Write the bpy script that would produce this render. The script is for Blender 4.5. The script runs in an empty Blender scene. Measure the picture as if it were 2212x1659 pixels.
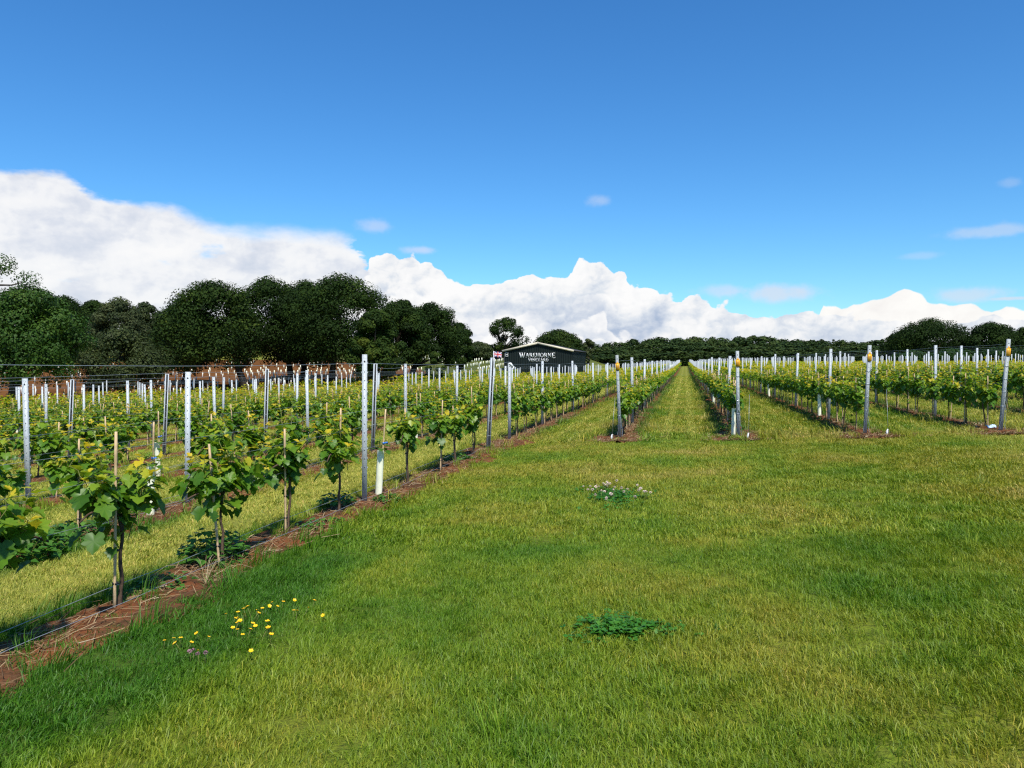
import bpy, math, random
import numpy as np
from mathutils import Matrix, Vector, Euler

# ------------------------------------------------------------------ camera, sky, sun, exposure
S = bpy.context.scene
COL = S.collection
R = math.radians
THETA = R(12.7)          # the camera looks this far left of the row direction (+Y)
PITCH = R(1.535)
FPX, CX, CY = 1661.0, 1106.0, 829.5     # focal length and centre on a 2212 px wide frame
EYE = 1.65
cam = bpy.data.cameras.new('camera')
cam.sensor_width = 36.0
cam.lens = FPX / 2212 * 36.0
cam.clip_start, cam.clip_end = 0.05, 6000
camo = bpy.data.objects.new('camera', cam)
COL.objects.link(camo)
camo.location = (0, 0, EYE)
camo.rotation_euler = (R(90) - PITCH, 0, THETA)
S.camera = camo

S.view_settings.view_transform = 'Standard'
S.view_settings.look = 'None'
S.view_settings.exposure = 0.45
S.view_settings.gamma = 1.0
S.render.engine = 'CYCLES'
S.cycles.max_bounces = 8
S.cycles.transparent_max_bounces = 6
S.cycles.use_denoising = False
S.cycles.pixel_filter_type = 'BLACKMAN_HARRIS'; S.cycles.filter_width = 1.25

SUN_EL, SUN_AZ = R(55), R(148)          # azimuth clockwise from +Y: sun high behind the camera, to its right
sd = Vector((math.sin(SUN_AZ) * math.cos(SUN_EL), math.cos(SUN_AZ) * math.cos(SUN_EL), math.sin(SUN_EL)))
sl = bpy.data.lights.new('sun', 'SUN')
sl.energy = 4.4
sl.angle = R(3.0)          # thin cloud softens the sun: the photograph shows no crisp shadows
sl.color = (1.0, 0.95, 0.86)
so = bpy.data.objects.new('sun', sl)
COL.objects.link(so)
so.rotation_euler = sd.to_track_quat('Z', 'Y').to_euler()
so.location = (0, 0, 60)


class NT:
    """small helper for building node trees"""
    def __init__(s, tree):
        s.t = tree; tree.nodes.clear()
    def n(s, kind, **kw):
        nd = s.t.nodes.new(kind)
        for k, v in kw.items():
            setattr(nd, k, v)
        return nd
    def put(s, sock, v):
        if hasattr(v, 'is_output') or isinstance(v, bpy.types.NodeSocket):
            s.t.links.new(v, sock)
        elif v is not None:
            if isinstance(v, (tuple, list)) and len(v) == 3 and getattr(sock, 'type', '') == 'RGBA':
                v = (*v, 1)
            sock.default_value = v
    def m(s, op, a, b=None, c=None, clamp=False):
        nd = s.n('ShaderNodeMath', operation=op, use_clamp=clamp)
        s.put(nd.inputs[0], a)
        if b is not None: s.put(nd.inputs[1], b)
        if c is not None: s.put(nd.inputs[2], c)
        return nd.outputs[0]
    def add(s, a, b): return s.m('ADD', a, b)
    def sub(s, a, b): return s.m('SUBTRACT', a, b)
    def mul(s, a, b): return s.m('MULTIPLY', a, b)
    def ss(s, v, a, b):      # smoothstep a -> b
        nd = s.n('ShaderNodeMapRange', interpolation_type='SMOOTHSTEP')
        s.put(nd.inputs[0], v); s.put(nd.inputs[1], a); s.put(nd.inputs[2], b)
        nd.inputs[3].default_value = 0; nd.inputs[4].default_value = 1
        return nd.outputs[0]
    def mix(s, f, a, b, mode='MIX'):
        nd = s.n('ShaderNodeMix', data_type='RGBA', blend_type=mode)
        s.put(nd.inputs[0], f); s.put(nd.inputs[6], a); s.put(nd.inputs[7], b)
        return nd.outputs[2]
    def noise(s, vec, scale, detail=3, rough=0.5, dist=0.0, kind='FBM', dim='3D'):
        nd = s.n('ShaderNodeTexNoise', noise_dimensions=dim)
        nd.inputs['Scale'].default_value = scale; nd.inputs['Detail'].default_value = detail
        nd.inputs['Roughness'].default_value = rough; nd.inputs['Distortion'].default_value = dist
        if vec is not None: s.put(nd.inputs['Vector'], vec)
        return nd.outputs[0]
    def ramp(s, f, stops, interp='LINEAR'):
        nd = s.n('ShaderNodeValToRGB')
        cr = nd.color_ramp; cr.interpolation = interp
        while len(cr.elements) < len(stops): cr.elements.new(0.5)
        for e, (p, c) in zip(cr.elements, stops):
            e.position = p; e.color = (*c, 1)
        s.put(nd.inputs[0], f)
        return nd.outputs[0]
    def vec(s, x, y, z=0.0):
        nd = s.n('ShaderNodeCombineXYZ')
        s.put(nd.inputs[0], x); s.put(nd.inputs[1], y); s.put(nd.inputs[2], z)
        return nd.outputs[0]
    def attr(s, name, kind='GEOMETRY'):
        nd = s.n('ShaderNodeAttribute', attribute_name=name, attribute_type=kind)
        return nd.outputs['Fac']
    def curve(s, x, pts, handle='AUTO_CLAMPED'):
        nd = s.n('ShaderNodeFloatCurve')
        c = nd.mapping.curves[0]
        nd.mapping.use_clip = True
        while len(c.points) < len(pts): c.points.new(0.5, 0.5)
        for p, (a, b) in zip(c.points, pts):
            p.location = (a, b); p.handle_type = handle
        nd.mapping.update()
        s.put(nd.inputs['Value'], x)
        return nd.outputs[0]


def pix_dir(px, py):
    """azimuth (clockwise from +Y) and elevation, radians, of a direction seen in the photograph"""
    r, u = (px - CX) / FPX, (CY - py) / FPX
    x, y, z = r, math.cos(PITCH) + u * math.sin(PITCH), -math.sin(PITCH) + u * math.cos(PITCH)
    return math.atan2(x, y) - THETA, math.atan2(z, math.hypot(x, y))


def build_world():
    w = bpy.data.worlds.new('World'); S.world = w; w.use_nodes = True
    N = NT(w.node_tree)
    sky = N.n('ShaderNodeTexSky', sky_type='NISHITA', sun_disc=False)
    sky.sun_elevation = SUN_EL; sky.sun_rotation = SUN_AZ
    sky.altitude = 0; sky.air_density = 1.0; sky.dust_density = 0.35; sky.ozone_density = 3.0
    hs = N.n('ShaderNodeHueSaturation')
    hs.inputs['Saturation'].default_value = SKY_SAT; hs.inputs['Value'].default_value = SKY_VAL
    N.put(hs.inputs['Color'], sky.outputs[0])
    blue = N.mix(1.0, hs.outputs[0], SKY_TINT, 'MULTIPLY')
    tc = N.n('ShaderNodeTexCoord')
    sp = N.n('ShaderNodeSeparateXYZ'); N.put(sp.inputs[0], tc.outputs['Generated'])
    X, Y, Z = sp.outputs
    az = N.m('ARCTAN2', X, Y)
    el = N.m('ARCSINE', Z)
    P = N.vec(az, N.mul(el, 1.25), 0.0)
    A0, A1, E1 = R(-62), R(42), R(24)
    an = N.m('DIVIDE', N.sub(az, A0), A1 - A0)
    def top(pts, an=an):
        out = []
        for px, py in pts:
            a, e = pix_dir(px, py)
            out.append(((a - A0) / (A1 - A0), max(e / E1, 0)))
        return N.mul(N.curve(an, out), E1)
    # billow detail shared by the cumulus layers
    b1 = N.noise(P, 16, 6, 0.55)
    v = N.n('ShaderNodeTexVoronoi', feature='SMOOTH_F1'); v.inputs['Scale'].default_value = 42; v.inputs['Smoothness'].default_value = 0.35
    warp = N.n('ShaderNodeVectorMath', operation='ADD')
    nz = N.n('ShaderNodeTexNoise'); nz.inputs['Scale'].default_value = 30; nz.inputs['Detail'].default_value = 4; N.put(nz.inputs['Vector'], P)
    sc = N.n('ShaderNodeVectorMath', operation='SCALE'); N.put(sc.inputs[0], nz.outputs['Color']); sc.inputs['Scale'].default_value = 0.022
    N.put(warp.inputs[0], P); N.put(warp.inputs[1], sc.outputs[0])
    N.put(v.inputs['Vector'], warp.outputs[0])
    vor = v.outputs['Distance']
    bil = N.add(N.add(N.mul(N.sub(0.42, vor), 0.019), N.mul(N.sub(b1, 0.5), 0.022)), N.mul(N.sub(N.noise(P, 75, 4, .6), .5), .008))
    # relief: difference of a fractal towards the sun (upper left)
    def relief(scale, off, det=6):
        sh = N.n('ShaderNodeVectorMath', operation='ADD'); N.put(sh.inputs[0], warp.outputs[0]); sh.inputs[1].default_value = (-off, off * 1.1, 0)
        return N.sub(N.noise(warp.outputs[0], scale, det, 0.6), N.noise(sh.outputs[0], scale, det, 0.6))
    rel = N.add(N.add(N.mul(relief(11, 0.022, 3), 2.3), N.mul(relief(26, 0.010, 4), 1.5)), N.mul(relief(70, 0.004, 3), .7))
    K = 1 / 0.1 / 2 ** 0.45                                      # colours below are what the picture shows; world strength is 0.1
    def c(r, g, b): return (r * K, g * K, b * K)
    col = blue
    # thin wisps
    for (px, py, sx, sy, amt) in [(1295, 432, 26, 14, .34), (812, 488, 40, 16, .45), (2150, 500, 95, 13, .42), (1985, 553, 36, 8, .25),
                                  (1680, 634, 100, 20, .75), (1560, 628, 60, 14, .5), (2090, 638, 70, 16, .6), (2180, 645, 40, 4, .7),
                                  (905, 540, 40, 10, .6), (2180, 395, 22, 10, .2)]:
        a, e = pix_dir(px, py)
        dx = N.m('DIVIDE', N.sub(az, a), sx / FPX); dy = N.m('DIVIDE', N.sub(el, e), sy / FPX)
        d2 = N.add(N.mul(dx, dx), N.mul(dy, dy))
        m_ = N.add(N.m('EXPONENT', N.mul(d2, -0.9)), N.mul(N.sub(N.noise(P, 34, 5, 0.6), 0.5), 1.1))
        f = N.mul(N.mul(N.ss(m_, 0.25, 1.0), amt), N.ss(d2, 5.0, 1.0))
        col = N.mix(f, col, c(.72, .76, .86))
    # grey and white bank along the horizon, with the tall cumulus of the middle
    mid = top([(-900, 783), (740, 783), (772, 640), (790, 575), (794, 559), (818, 548), (841, 545), (862, 554), (890, 552), (917, 562), (955, 580), (1008, 603), (1065, 604),
               (1127, 603), (1135, 583), (1152, 586), (1181, 601), (1209, 594), (1233, 586), (1246, 568), (1271, 555), (1296, 554), (1311, 564),
               (1322, 586), (1351, 597), (1366, 615), (1400, 619), (1440, 625), (1460, 638), (1540, 645), (1613, 672), (1666, 674), (1710, 683), (1740, 668),
               (1800, 672), (1900, 690), (2040, 688), (2300, 676), (2900, 690)])
    hgt = N.sub(N.add(mid, bil), el)                  # how far below the cloud top
    fm = N.ss(hgt, 0.0, 0.0022)
    depth = N.ss(hgt, 0.005, 0.085)
    gpatch = N.ss(N.noise(P, 9, 3, 0.55), 0.40, 0.66)
    right = N.mul(N.ss(az, R(-2), R(6)), N.add(.55, N.mul(gpatch, .8)))
    def spot(px, py, sx, sy):
        a, e = pix_dir(px, py); dx = N.mul(N.sub(az, a), FPX / sx); dy = N.mul(N.sub(el, e), FPX / sy)
        return N.m('EXPONENT', N.mul(N.add(N.mul(dx, dx), N.mul(dy, dy)), -1.0))
    dark = N.add(N.mul(spot(1385, 692, 120, 38), .34), N.mul(spot(1150, 668, 90, 40), .22))
    shade = N.add(N.add(N.add(N.mul(rel, -0.62), .07), N.mul(depth, 0.26)), N.add(N.mul(N.mul(gpatch, depth), 0.36), N.add(N.mul(right, 0.34), dark)))
    colm = N.ramp(shade, [(0.0, c(.98, .98, .98)), (0.24, c(.91, .92, .935)), (0.46, c(.74, .79, .86)), (0.8, c(.52, .60, .74)), (1.0, c(.40, .50, .67))])
    # right hand white cumulus in front of the blue, behind the grey bank
    rt = top([(-900, 783), (1700, 783), (1763, 690), (1768, 668), (1776, 657), (1805, 657), (1818, 665), (1844, 657), (1866, 656), (1885, 642), (1910, 639), (1930, 634),
              (1944, 621), (1960, 621), (1971, 631), (1993, 639), (2014, 654), (2043, 656), (2109, 656), (2126, 668), (2152, 673), (2168, 657), (2212, 664), (2400, 660), (2900, 690)])
    hr = N.sub(N.add(rt, N.mul(bil, 0.35)), el)
    fr = N.ss(hr, 0.0, 0.0022)
    colr = N.ramp(N.add(N.mul(rel, -0.45), 0.12), [(0.0, c(1.0, .99, .96)), (0.35, c(.93, .91, .89)), (0.8, c(.74, .75, .80))])
    col = N.mix(fr, col, colr)
    col = N.mix(fm, col, colm)
    # nearer heads of cumulus in front, each with a bright rim and a greyer body
    for j, (off, sc_, seed_) in enumerate(((0.020, 11, 2.0), (0.046, 15, 9.0), (0.074, 18, 17.0))):
        Pj = N.vec(az, N.mul(el, 1.25), seed_)
        vj = N.n('ShaderNodeTexVoronoi', feature='SMOOTH_F1'); vj.inputs['Scale'].default_value = 34 + 10 * j; vj.inputs['Smoothness'].default_value = 0.3
        ad = N.n('ShaderNodeVectorMath', operation='ADD'); N.put(ad.inputs[0], warp.outputs[0]); ad.inputs[1].default_value = (seed_, 0, 0); N.put(vj.inputs['Vector'], ad.outputs[0])
        tj = N.sub(N.sub(mid, off), N.mul(N.noise(N.vec(az, 0.0, seed_), sc_, 2, 0.5), 0.045))
        tj = N.add(tj, N.add(N.mul(N.sub(0.42, vj.outputs['Distance']), 0.030), N.mul(N.sub(N.noise(Pj, 45, 5, .6), .5), 0.020)))
        hj = N.sub(tj, el)
        fj = N.mul(N.ss(hj, 0.0, 0.006), N.ss(N.noise(Pj, 8, 2, .5), .36, .56))
        sj = N.add(N.add(N.mul(N.ss(hj, 0.0, 0.035), 0.30), N.mul(rel, -0.45)), N.add(N.mul(dark, .8), N.add(.02 + .03 * j, N.mul(right, .26))))
        colj = N.ramp(sj, [(0.0, c(1.0, 1.0, .995)), (0.2, c(.93, .935, .95)), (0.46, c(.76, .80, .87)), (0.8, c(.55, .62, .75))])
        col = N.mix(N.mul(fj, .9), col, colj)
    # soft bank on the left
    anl = N.m('DIVIDE', N.sub(N.add(az, N.mul(N.sub(N.noise(N.vec(az, N.mul(el, 2.2), 5.0), 14, 5, .6), .5), .085)), A0), A1 - A0)
    lf = top([(-900, 300), (-300, 330), (0, 357), (60, 361), (130, 374), (200, 409), (280, 436), (380, 447), (480, 464), (560, 476), (640, 474), (720, 482), (765, 498), (782, 545),
              (796, 600), (815, 700), (840, 783), (2900, 784)], anl)
    soft = N.add(N.mul(N.sub(N.noise(N.vec(az, N.mul(el, 2.4)), 13, 5, 0.55), 0.5), 0.034), N.mul(N.sub(b1, 0.5), 0.014))
    hl = N.sub(N.add(lf, soft), el)
    edge = N.add(0.010, N.mul(N.ss(az, R(-42), R(-28)), 0.022))
    fl = N.mul(N.ss(N.m('DIVIDE', hl, edge), 0.0, 1.0), N.ss(N.noise(N.vec(az, N.mul(el, 2.0), 3.0), 9, 5, 0.6), 0.18, 0.38))
    mott = N.add(N.noise(N.vec(az, N.mul(el, 2.2), 7.0), 10, 4, 0.5), N.mul(rel, -0.22))
    coll = N.ramp(mott, [(0.30, c(.98, .97, .96)), (0.47, c(.91, .915, .93)), (0.62, c(.75, .78, .85)), (0.8, c(.60, .66, .77))])
    col = N.mix(N.mul(fl, 0.97), col, coll)
    bg = N.n('ShaderNodeBackground'); bg.inputs['Strength'].default_value = 0.1
    N.put(bg.inputs['Color'], col)
    out = N.n('ShaderNodeOutputWorld'); N.put(out.inputs[0], bg.outputs[0])


SKY_SAT, SKY_VAL, SKY_TINT = 1.22, 1.05, (0.60, 0.95, 1.16)
build_world()

# ------------------------------------------------------------------ helpers
rng = np.random.default_rng(7)
random.seed(7)


def tag(o, label=None, cat=None, group=None, kind=None):
    if label: o['label'] = label
    if cat: o['category'] = cat
    if group: o['group'] = group
    if kind: o['kind'] = kind
    return o


def empty(name, loc, rz=0.0):
    o = bpy.data.objects.new(name, None); COL.objects.link(o)
    o.empty_display_size = 0.2; o.location = loc; o.rotation_euler = (0, 0, rz)
    return o


def link(name, mesh, parent=None, loc=None, rot=None):
    o = bpy.data.objects.new(name, mesh); COL.objects.link(o)
    if parent: o.parent = parent
    if loc is not None: o.location = loc
    if rot is not None: o.rotation_euler = rot
    return o


class MB:
    """collects faces; mesh(name, mats) returns ONE mesh"""
    def __init__(s):
        s.V = []; s.nv = 0; s.F = []          # F: (array n x k, material, tint array)
    def addv(s, v):
        v = np.asarray(v, float).reshape(-1, 3); i = s.nv; s.V.append(v); s.nv += len(v); return i
    def faces(s, f, m=0, t=0.5):
        f = np.asarray(f, np.int64)
        t = np.full(len(f), t, float) if np.isscalar(t) else np.asarray(t, float)
        s.F.append((f, m, t))
    def add(s, v, f, m=0, t=0.5):
        i = s.addv(v); s.faces(np.asarray(f) + i, m, t)
    def box(s, c, d, m=0, M=None, t=0.5):
        x, y, z = d[0] / 2, d[1] / 2, d[2] / 2
        v = np.array([[-x, -y, -z], [x, -y, -z], [x, y, -z], [-x, y, -z], [-x, -y, z], [x, -y, z], [x, y, z], [-x, y, z]])
        if M is not None: v = v @ np.array(M.to_3x3()).T
        s.add(v + np.array(c), [[0, 3, 2, 1], [4, 5, 6, 7], [0, 1, 5, 4], [1, 2, 6, 5], [2, 3, 7, 6], [3, 0, 4, 7]], m, t)
    def tube(s, pts, rad, n=6, m=0, cap=True, t=0.5):
        pts = np.asarray(pts, float); k = len(pts)
        rad = np.full(k, rad) if np.isscalar(rad) else np.asarray(rad, float)
        T = np.gradient(pts, axis=0); T /= np.linalg.norm(T, axis=1)[:, None] + 1e-9
        ref = np.array([1.0, 0, 0]) if abs(T[0][0]) < 0.8 else np.array([0, 1.0, 0])
        B = np.cross(T, ref); B /= np.linalg.norm(B, axis=1)[:, None] + 1e-9
        C = np.cross(T, B)
        a = np.linspace(0, 2 * np.pi, n, endpoint=False)
        v = pts[:, None, :] + rad[:, None, None] * (np.cos(a)[None, :, None] * B[:, None, :] + np.sin(a)[None, :, None] * C[:, None, :])
        i = s.addv(v)
        r, q = np.meshgrid(np.arange(k - 1), np.arange(n), indexing='ij'); r = r.ravel(); q = q.ravel(); q2 = (q + 1) % n
        s.faces(np.stack([r * n + q, r * n + q2, (r + 1) * n + q2, (r + 1) * n + q], 1) + i, m, t)
        if cap:
            s.faces([list(range(n))[::-1]], m, t) if False else None
            s.faces(np.array([np.arange(n)[::-1]]) + i, m, t); s.faces(np.array([np.arange(n)]) + i + (k - 1) * n, m, t)
    def prism(s, poly, z0, z1, m=0, holes_m=None):
        """extrude a 2-D outline (ccw) along z"""
        p = np.asarray(poly, float); n = len(p)
        v = np.vstack([np.c_[p, np.full(n, z0)], np.c_[p, np.full(n, z1)]])
        i = s.addv(v); q = np.arange(n); q2 = (q + 1) % n
        s.faces(np.stack([q, q2, q2 + n, q + n], 1) + i, m)
        s.faces([q[::-1] + i], m); s.faces([q + n + i], m)
    def mesh(s, name, mats, smooth=False):
        me = bpy.data.meshes.new(name)
        V = np.vstack(s.V) if s.V else np.zeros((0, 3))
        loops = np.concatenate([f.ravel() for f, _, _ in s.F]); tot = np.concatenate([np.full(len(f), f.shape[1]) for f, _, _ in s.F])
        mi = np.concatenate([np.full(len(f), m) for f, m, _ in s.F]); ti = np.concatenate([t for _, _, t in s.F])
        st = np.concatenate([[0], np.cumsum(tot)[:-1]])
        me.vertices.add(len(V)); me.vertices.foreach_set('co', V.ravel())
        me.loops.add(len(loops)); me.loops.foreach_set('vertex_index', loops.astype(np.int32))
        me.polygons.add(len(tot)); me.polygons.foreach_set('loop_start', st.astype(np.int32)); me.polygons.foreach_set('loop_total', tot.astype(np.int32))
        me.polygons.foreach_set('material_index', mi.astype(np.int32))
        if smooth: me.polygons.foreach_set('use_smooth', np.ones(len(tot), bool))
        me.update(calc_edges=True)
        at = me.attributes.new('tint', 'FLOAT', 'FACE'); at.data.foreach_set('value', ti.astype(np.float32))
        for m_ in (mats if isinstance(mats, (list, tuple)) else [mats]): me.materials.append(m_)
        return me


def sstep(x, a, b):
    t = np.clip((np.asarray(x, float) - a) / (b - a), 0, 1); return t * t * (3 - 2 * t)


_ku = np.array([-900, -300, -140, -110, -85, -60, -47, -41, -29, -20, -14, -9, -6.4, -3.9, -1.4, 1.1, 3.6, 6.1, 10, 20, 40, 80, 300, 900])
_kz = np.array([3, 3, 2.4, 1.5, 0.0, -1.3, -1.6, -1.4, -1.3, -.93, -.60, -.34, -.26, -.08, -.03, .04, .17, .29, .42, .55, .65, .8, 1.5, 2])
_fu = np.linspace(-900, 900, 18001); _fz = np.interp(_fu, _ku, _kz)
_w = 25; _fz = np.convolve(np.pad(_fz, _w, mode='edge'), np.ones(2 * _w + 1) / (2 * _w + 1), 'valid')


def H(u, v):
    """height of the ground"""
    u = np.asarray(u, float); v = np.asarray(v, float)
    z = np.interp(u, _fu, _fz)
    z = z + sstep(-u, 14, 34) * 0.050 * (np.clip(v, 52, 160) - 52)
    z = z + sstep(u, -14, -6) * 0.8 * sstep(v, 60, 225)
    z = z + (1 - sstep(-u, 14, 34)) * 1.5 * sstep(v, 230, 420)
    return z


def at(px, d):
    """ground-plan point seen at column px (2212 px frame), d metres in front of the camera"""
    x = (px - CX) / FPX * d
    return x * math.cos(THETA) - d * math.sin(THETA), d * math.cos(THETA) + x * math.sin(THETA)


def depth_px(u, v):
    d = -u * math.sin(THETA) + v * math.cos(THETA)
    x = u * math.cos(THETA) + v * math.sin(THETA)
    return d, CX + FPX * x / np.maximum(d, 1e-3)


ONES = ['', 'first', 'second', 'third', 'fourth', 'fifth', 'sixth', 'seventh', 'eighth', 'ninth', 'tenth', 'eleventh', 'twelfth', 'thirteenth', 'fourteenth',
        'fifteenth', 'sixteenth', 'seventeenth', 'eighteenth', 'nineteenth']
TENS = {2: 'twent', 3: 'thirt', 4: 'fort', 5: 'fift', 6: 'sixt', 7: 'sevent', 8: 'eight', 9: 'ninet'}


def ordinal(n):
    if n < 20: return ONES[n]
    if n >= 100: return 'hundred and ' + (ordinal(n - 100) if n > 100 else 'zeroth')
    t, o = divmod(n, 10)
    return TENS[t] + 'ieth' if o == 0 else TENS[t] + 'y-' + ONES[o]


# ------------------------------------------------------------------ materials
def principled(name):
    m = bpy.data.materials.new(name); m.use_nodes = True
    N = NT(m.node_tree)
    b = N.n('ShaderNodeBsdfPrincipled'); o = N.n('ShaderNodeOutputMaterial'); N.put(o.inputs[0], b.outputs[0])
    return m, N, b, o


def simple(name, col, rough=0.6, metal=0.0, var=0.15, scale=8.0, spec=0.4, bump=0.0, each=0.12):
    m, N, b, o = principled(name)
    tc = N.n('ShaderNodeTexCoord')
    n = N.noise(tc.outputs['Object'], scale, 5, 0.6)
    oi = N.n('ShaderNodeObjectInfo')
    n = N.add(n, N.mul(N.sub(oi.outputs['Random'], .5), each * 2))
    lo = tuple(x * (1 - var) for x in col); hi = tuple(min(x * (1 + var), 1) for x in col)
    N.put(b.inputs['Base Color'], N.ramp(n, [(0.3, lo), (0.7, hi)]))
    b.inputs['Roughness'].default_value = rough; b.inputs['Metallic'].default_value = metal
    b.inputs['Specular IOR Level'].default_value = spec
    if bump:
        bp = N.n('ShaderNodeBump'); bp.inputs['Strength'].default_value = bump; bp.inputs['Distance'].default_value = 0.01
        N.put(bp.inputs['Height'], n); N.put(b.inputs['Normal'], bp.outputs[0])
    return m


def leafy(name, stops, rough=0.5, trans=0.3, jitter=0.25, spec=0.35, pos_noise=None):
    """foliage: colour from the per-face tint, with a little change from plant to plant, light shines through"""
    m, N, b, o = principled(name)
    f = N.attr('tint')
    oi = N.n('ShaderNodeObjectInfo')
    f = N.add(f, N.mul(N.sub(oi.outputs['Random'], 0.5), jitter))
    if pos_noise:
        g = N.n('ShaderNodeNewGeometry')
        f = N.add(f, N.mul(N.sub(N.noise(g.outputs['Position'], pos_noise[0], 3), 0.5), pos_noise[1]))
    col = N.ramp(f, stops)
    N.put(b.inputs['Base Color'], col)
    b.inputs['Roughness'].default_value = rough; b.inputs['Specular IOR Level'].default_value = spec
    t = N.n('ShaderNodeBsdfTranslucent'); N.put(t.inputs[0], N.mix(1.0, col, (1.25, 1.2, 0.7), 'MULTIPLY'))
    mx = N.n('ShaderNodeMixShader'); mx.inputs[0].default_value = trans
    N.put(mx.inputs[1], b.outputs[0]); N.put(mx.inputs[2], t.outputs[0]); N.put(o.inputs[0], mx.outputs[0])
    return m


def turf_colour(N):
    """colour of the turf at a place (world position): lush, olive and dry patches, paler mown lanes"""
    g = N.n('ShaderNodeNewGeometry'); P = g.outputs['Position']
    sp = N.n('ShaderNodeSeparateXYZ'); N.put(sp.inputs[0], P); x, y = sp.outputs[0], sp.outputs[1]
    P2 = N.vec(x, y)
    n1 = N.noise(P2, 0.33, 2, 0.5); n2 = N.noise(P2, 1.1, 4, 0.6); n3 = N.noise(P2, 7, 3, 0.6)
    f = N.add(N.add(N.mul(N.add(N.mul(N.sub(n1, .5), 1.5), .5), 0.62), N.mul(n2, 0.42)), N.mul(n3, 0.16))       # mean about 0.6
    # lawn
    f = N.add(f, N.mul(N.ss(y, 4.5, 12), 0.10))
    f = N.add(f, N.mul(N.mul(N.ss(x, .2, 2.2), N.ss(y, 6.5, 2.5)), .08))
    f = N.sub(f, N.mul(N.mul(N.ss(x, -2.3, -3.1), N.ss(y, 11, 5)), 0.30))   # lush beside the bed
    lawn = N.ramp(f, [(0.34, (.048, .140, .005)), (0.48, (.095, .190, .007)), (0.60, (.170, .240, .012)), (0.74, (.255, .262, .022)), (0.9, (.34, .29, .06))])
    # lanes between the rows
    t = N.m('FRACT', N.m('DIVIDE', N.add(x, 1.39 + 250), 2.5))
    c_ = N.m('ABSOLUTE', N.sub(t, 0.5))
    wob = N.mul(N.sub(N.noise(P2, 0.9, 3), 0.5), 0.16)
    mown = N.ss(N.add(c_, wob), 0.33, 0.16)
    left = N.ss(x, -3.7, -4.4)
    stripe = N.ss(N.m('ABSOLUTE', N.sub(N.add(c_, N.mul(wob, .25)), 0.115)), .075, .02)
    lanes = N.ss(y, 15.5, 18.5)
    dry = N.mul(mown, N.m('MAXIMUM', N.mul(left, 0.95), N.mul(lanes, N.add(.10, N.mul(stripe, .66)))))
    dry = N.mul(dry, N.add(0.62, N.mul(n2, 0.66)))
    beyond = N.mul(N.ss(x, -17, -27), N.ss(N.add(y, N.mul(x, 1.5)), 18, 34))
    dry = N.mul(dry, N.sub(1.0, beyond))
    rough = N.mul(N.mul(N.ss(N.add(c_, wob), .27, .40), lanes), N.sub(1.0, left))
    lawn = N.mix(N.mul(rough, .75), lawn, (.050, .115, .012))
    swath = N.mul(N.mul(N.ss(x, 4.5, 6.5), N.ss(y, 13.0, 14.5)), N.ss(y, 19, 16))
    dry = N.m('MAXIMUM', dry, N.mul(swath, 0.75))
    lawn = N.mix(N.mul(beyond, .8), lawn, (.05, .085, .012))
    col = N.mix(dry, lawn, N.ramp(n3, [(0.3, (.27, .30, .030)), (0.7, (.42, .39, .075))]))
    return col, N, P


def grass_mats():
    m, N, b, o = principled('turf_ground')
    col, N, P = turf_colour(N)
    N.put(b.inputs['Base Color'], N.mix(N.ss(N.noise(P, 26, 3), .3, .7), N.mix(.6, col, (.055, .050, .018)), N.mix(.25, col, (.10, .085, .03))))
    b.inputs['Roughness'].default_value = 0.95; b.inputs['Specular IOR Level'].default_value = 0.1
    bp = N.n('ShaderNodeBump'); bp.inputs['Strength'].default_value = 0.9; bp.inputs['Distance'].default_value = 0.05
    N.put(bp.inputs['Height'], N.add(N.noise(P, 22, 4, 0.7), N.mul(N.noise(P, 5, 3), 0.6))); N.put(b.inputs['Normal'], bp.outputs[0])
    m2, N, b, o = principled('grass_blade')
    col, N, P = turf_colour(N)
    r = N.attr('tint')
    oi = N.n('ShaderNodeObjectInfo')
    col = N.mix(1.0, col, N.ramp(N.add(r, N.mul(N.sub(oi.outputs['Random'], .5), .3)), [(0.0, (.42, .62, .4)), (0.4, (.9, .95, .9)), (0.62, (1.25, 1.2, 1.3)), (0.9, (1.75, 1.6, 2.2)), (1.0, (2.2, 1.6, 3.2))]), 'MULTIPLY')
    N.put(b.inputs['Base Color'], col); b.inputs['Roughness'].default_value = 0.5; b.inputs['Specular IOR Level'].default_value = 0.3
    t = N.n('ShaderNodeBsdfTranslucent'); N.put(t.inputs[0], N.mix(1.0, col, (1.3, 1.25, .7), 'MULTIPLY'))
    mx = N.n('ShaderNodeMixShader'); mx.inputs[0].default_value = 0.35
    N.put(mx.inputs[1], b.outputs[0]); N.put(mx.inputs[2], t.outputs[0]); N.put(o.inputs[0], mx.outputs[0])
    return m, m2


M_turf, M_blade = grass_mats()


def soil_mat(name, stops, wscale):
    m, N, b, o = principled(name)
    g = N.n('ShaderNodeNewGeometry'); P = g.outputs['Position']
    n = N.add(N.mul(N.noise(P, wscale, 4, 0.6), 0.55), N.mul(N.noise(P, wscale * 11, 3, 0.7), 0.45))
    N.put(b.inputs['Base Color'], N.ramp(n, stops)); b.inputs['Roughness'].default_value = 1.0; b.inputs['Specular IOR Level'].default_value = 0.0
    bp = N.n('ShaderNodeBump'); bp.inputs['Strength'].default_value = 1.0; bp.inputs['Distance'].default_value = 0.03
    N.put(bp.inputs['Height'], N.noise(P, wscale * 14, 4, 0.7)); N.put(b.inputs['Normal'], bp.outputs[0])
    return m


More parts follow.
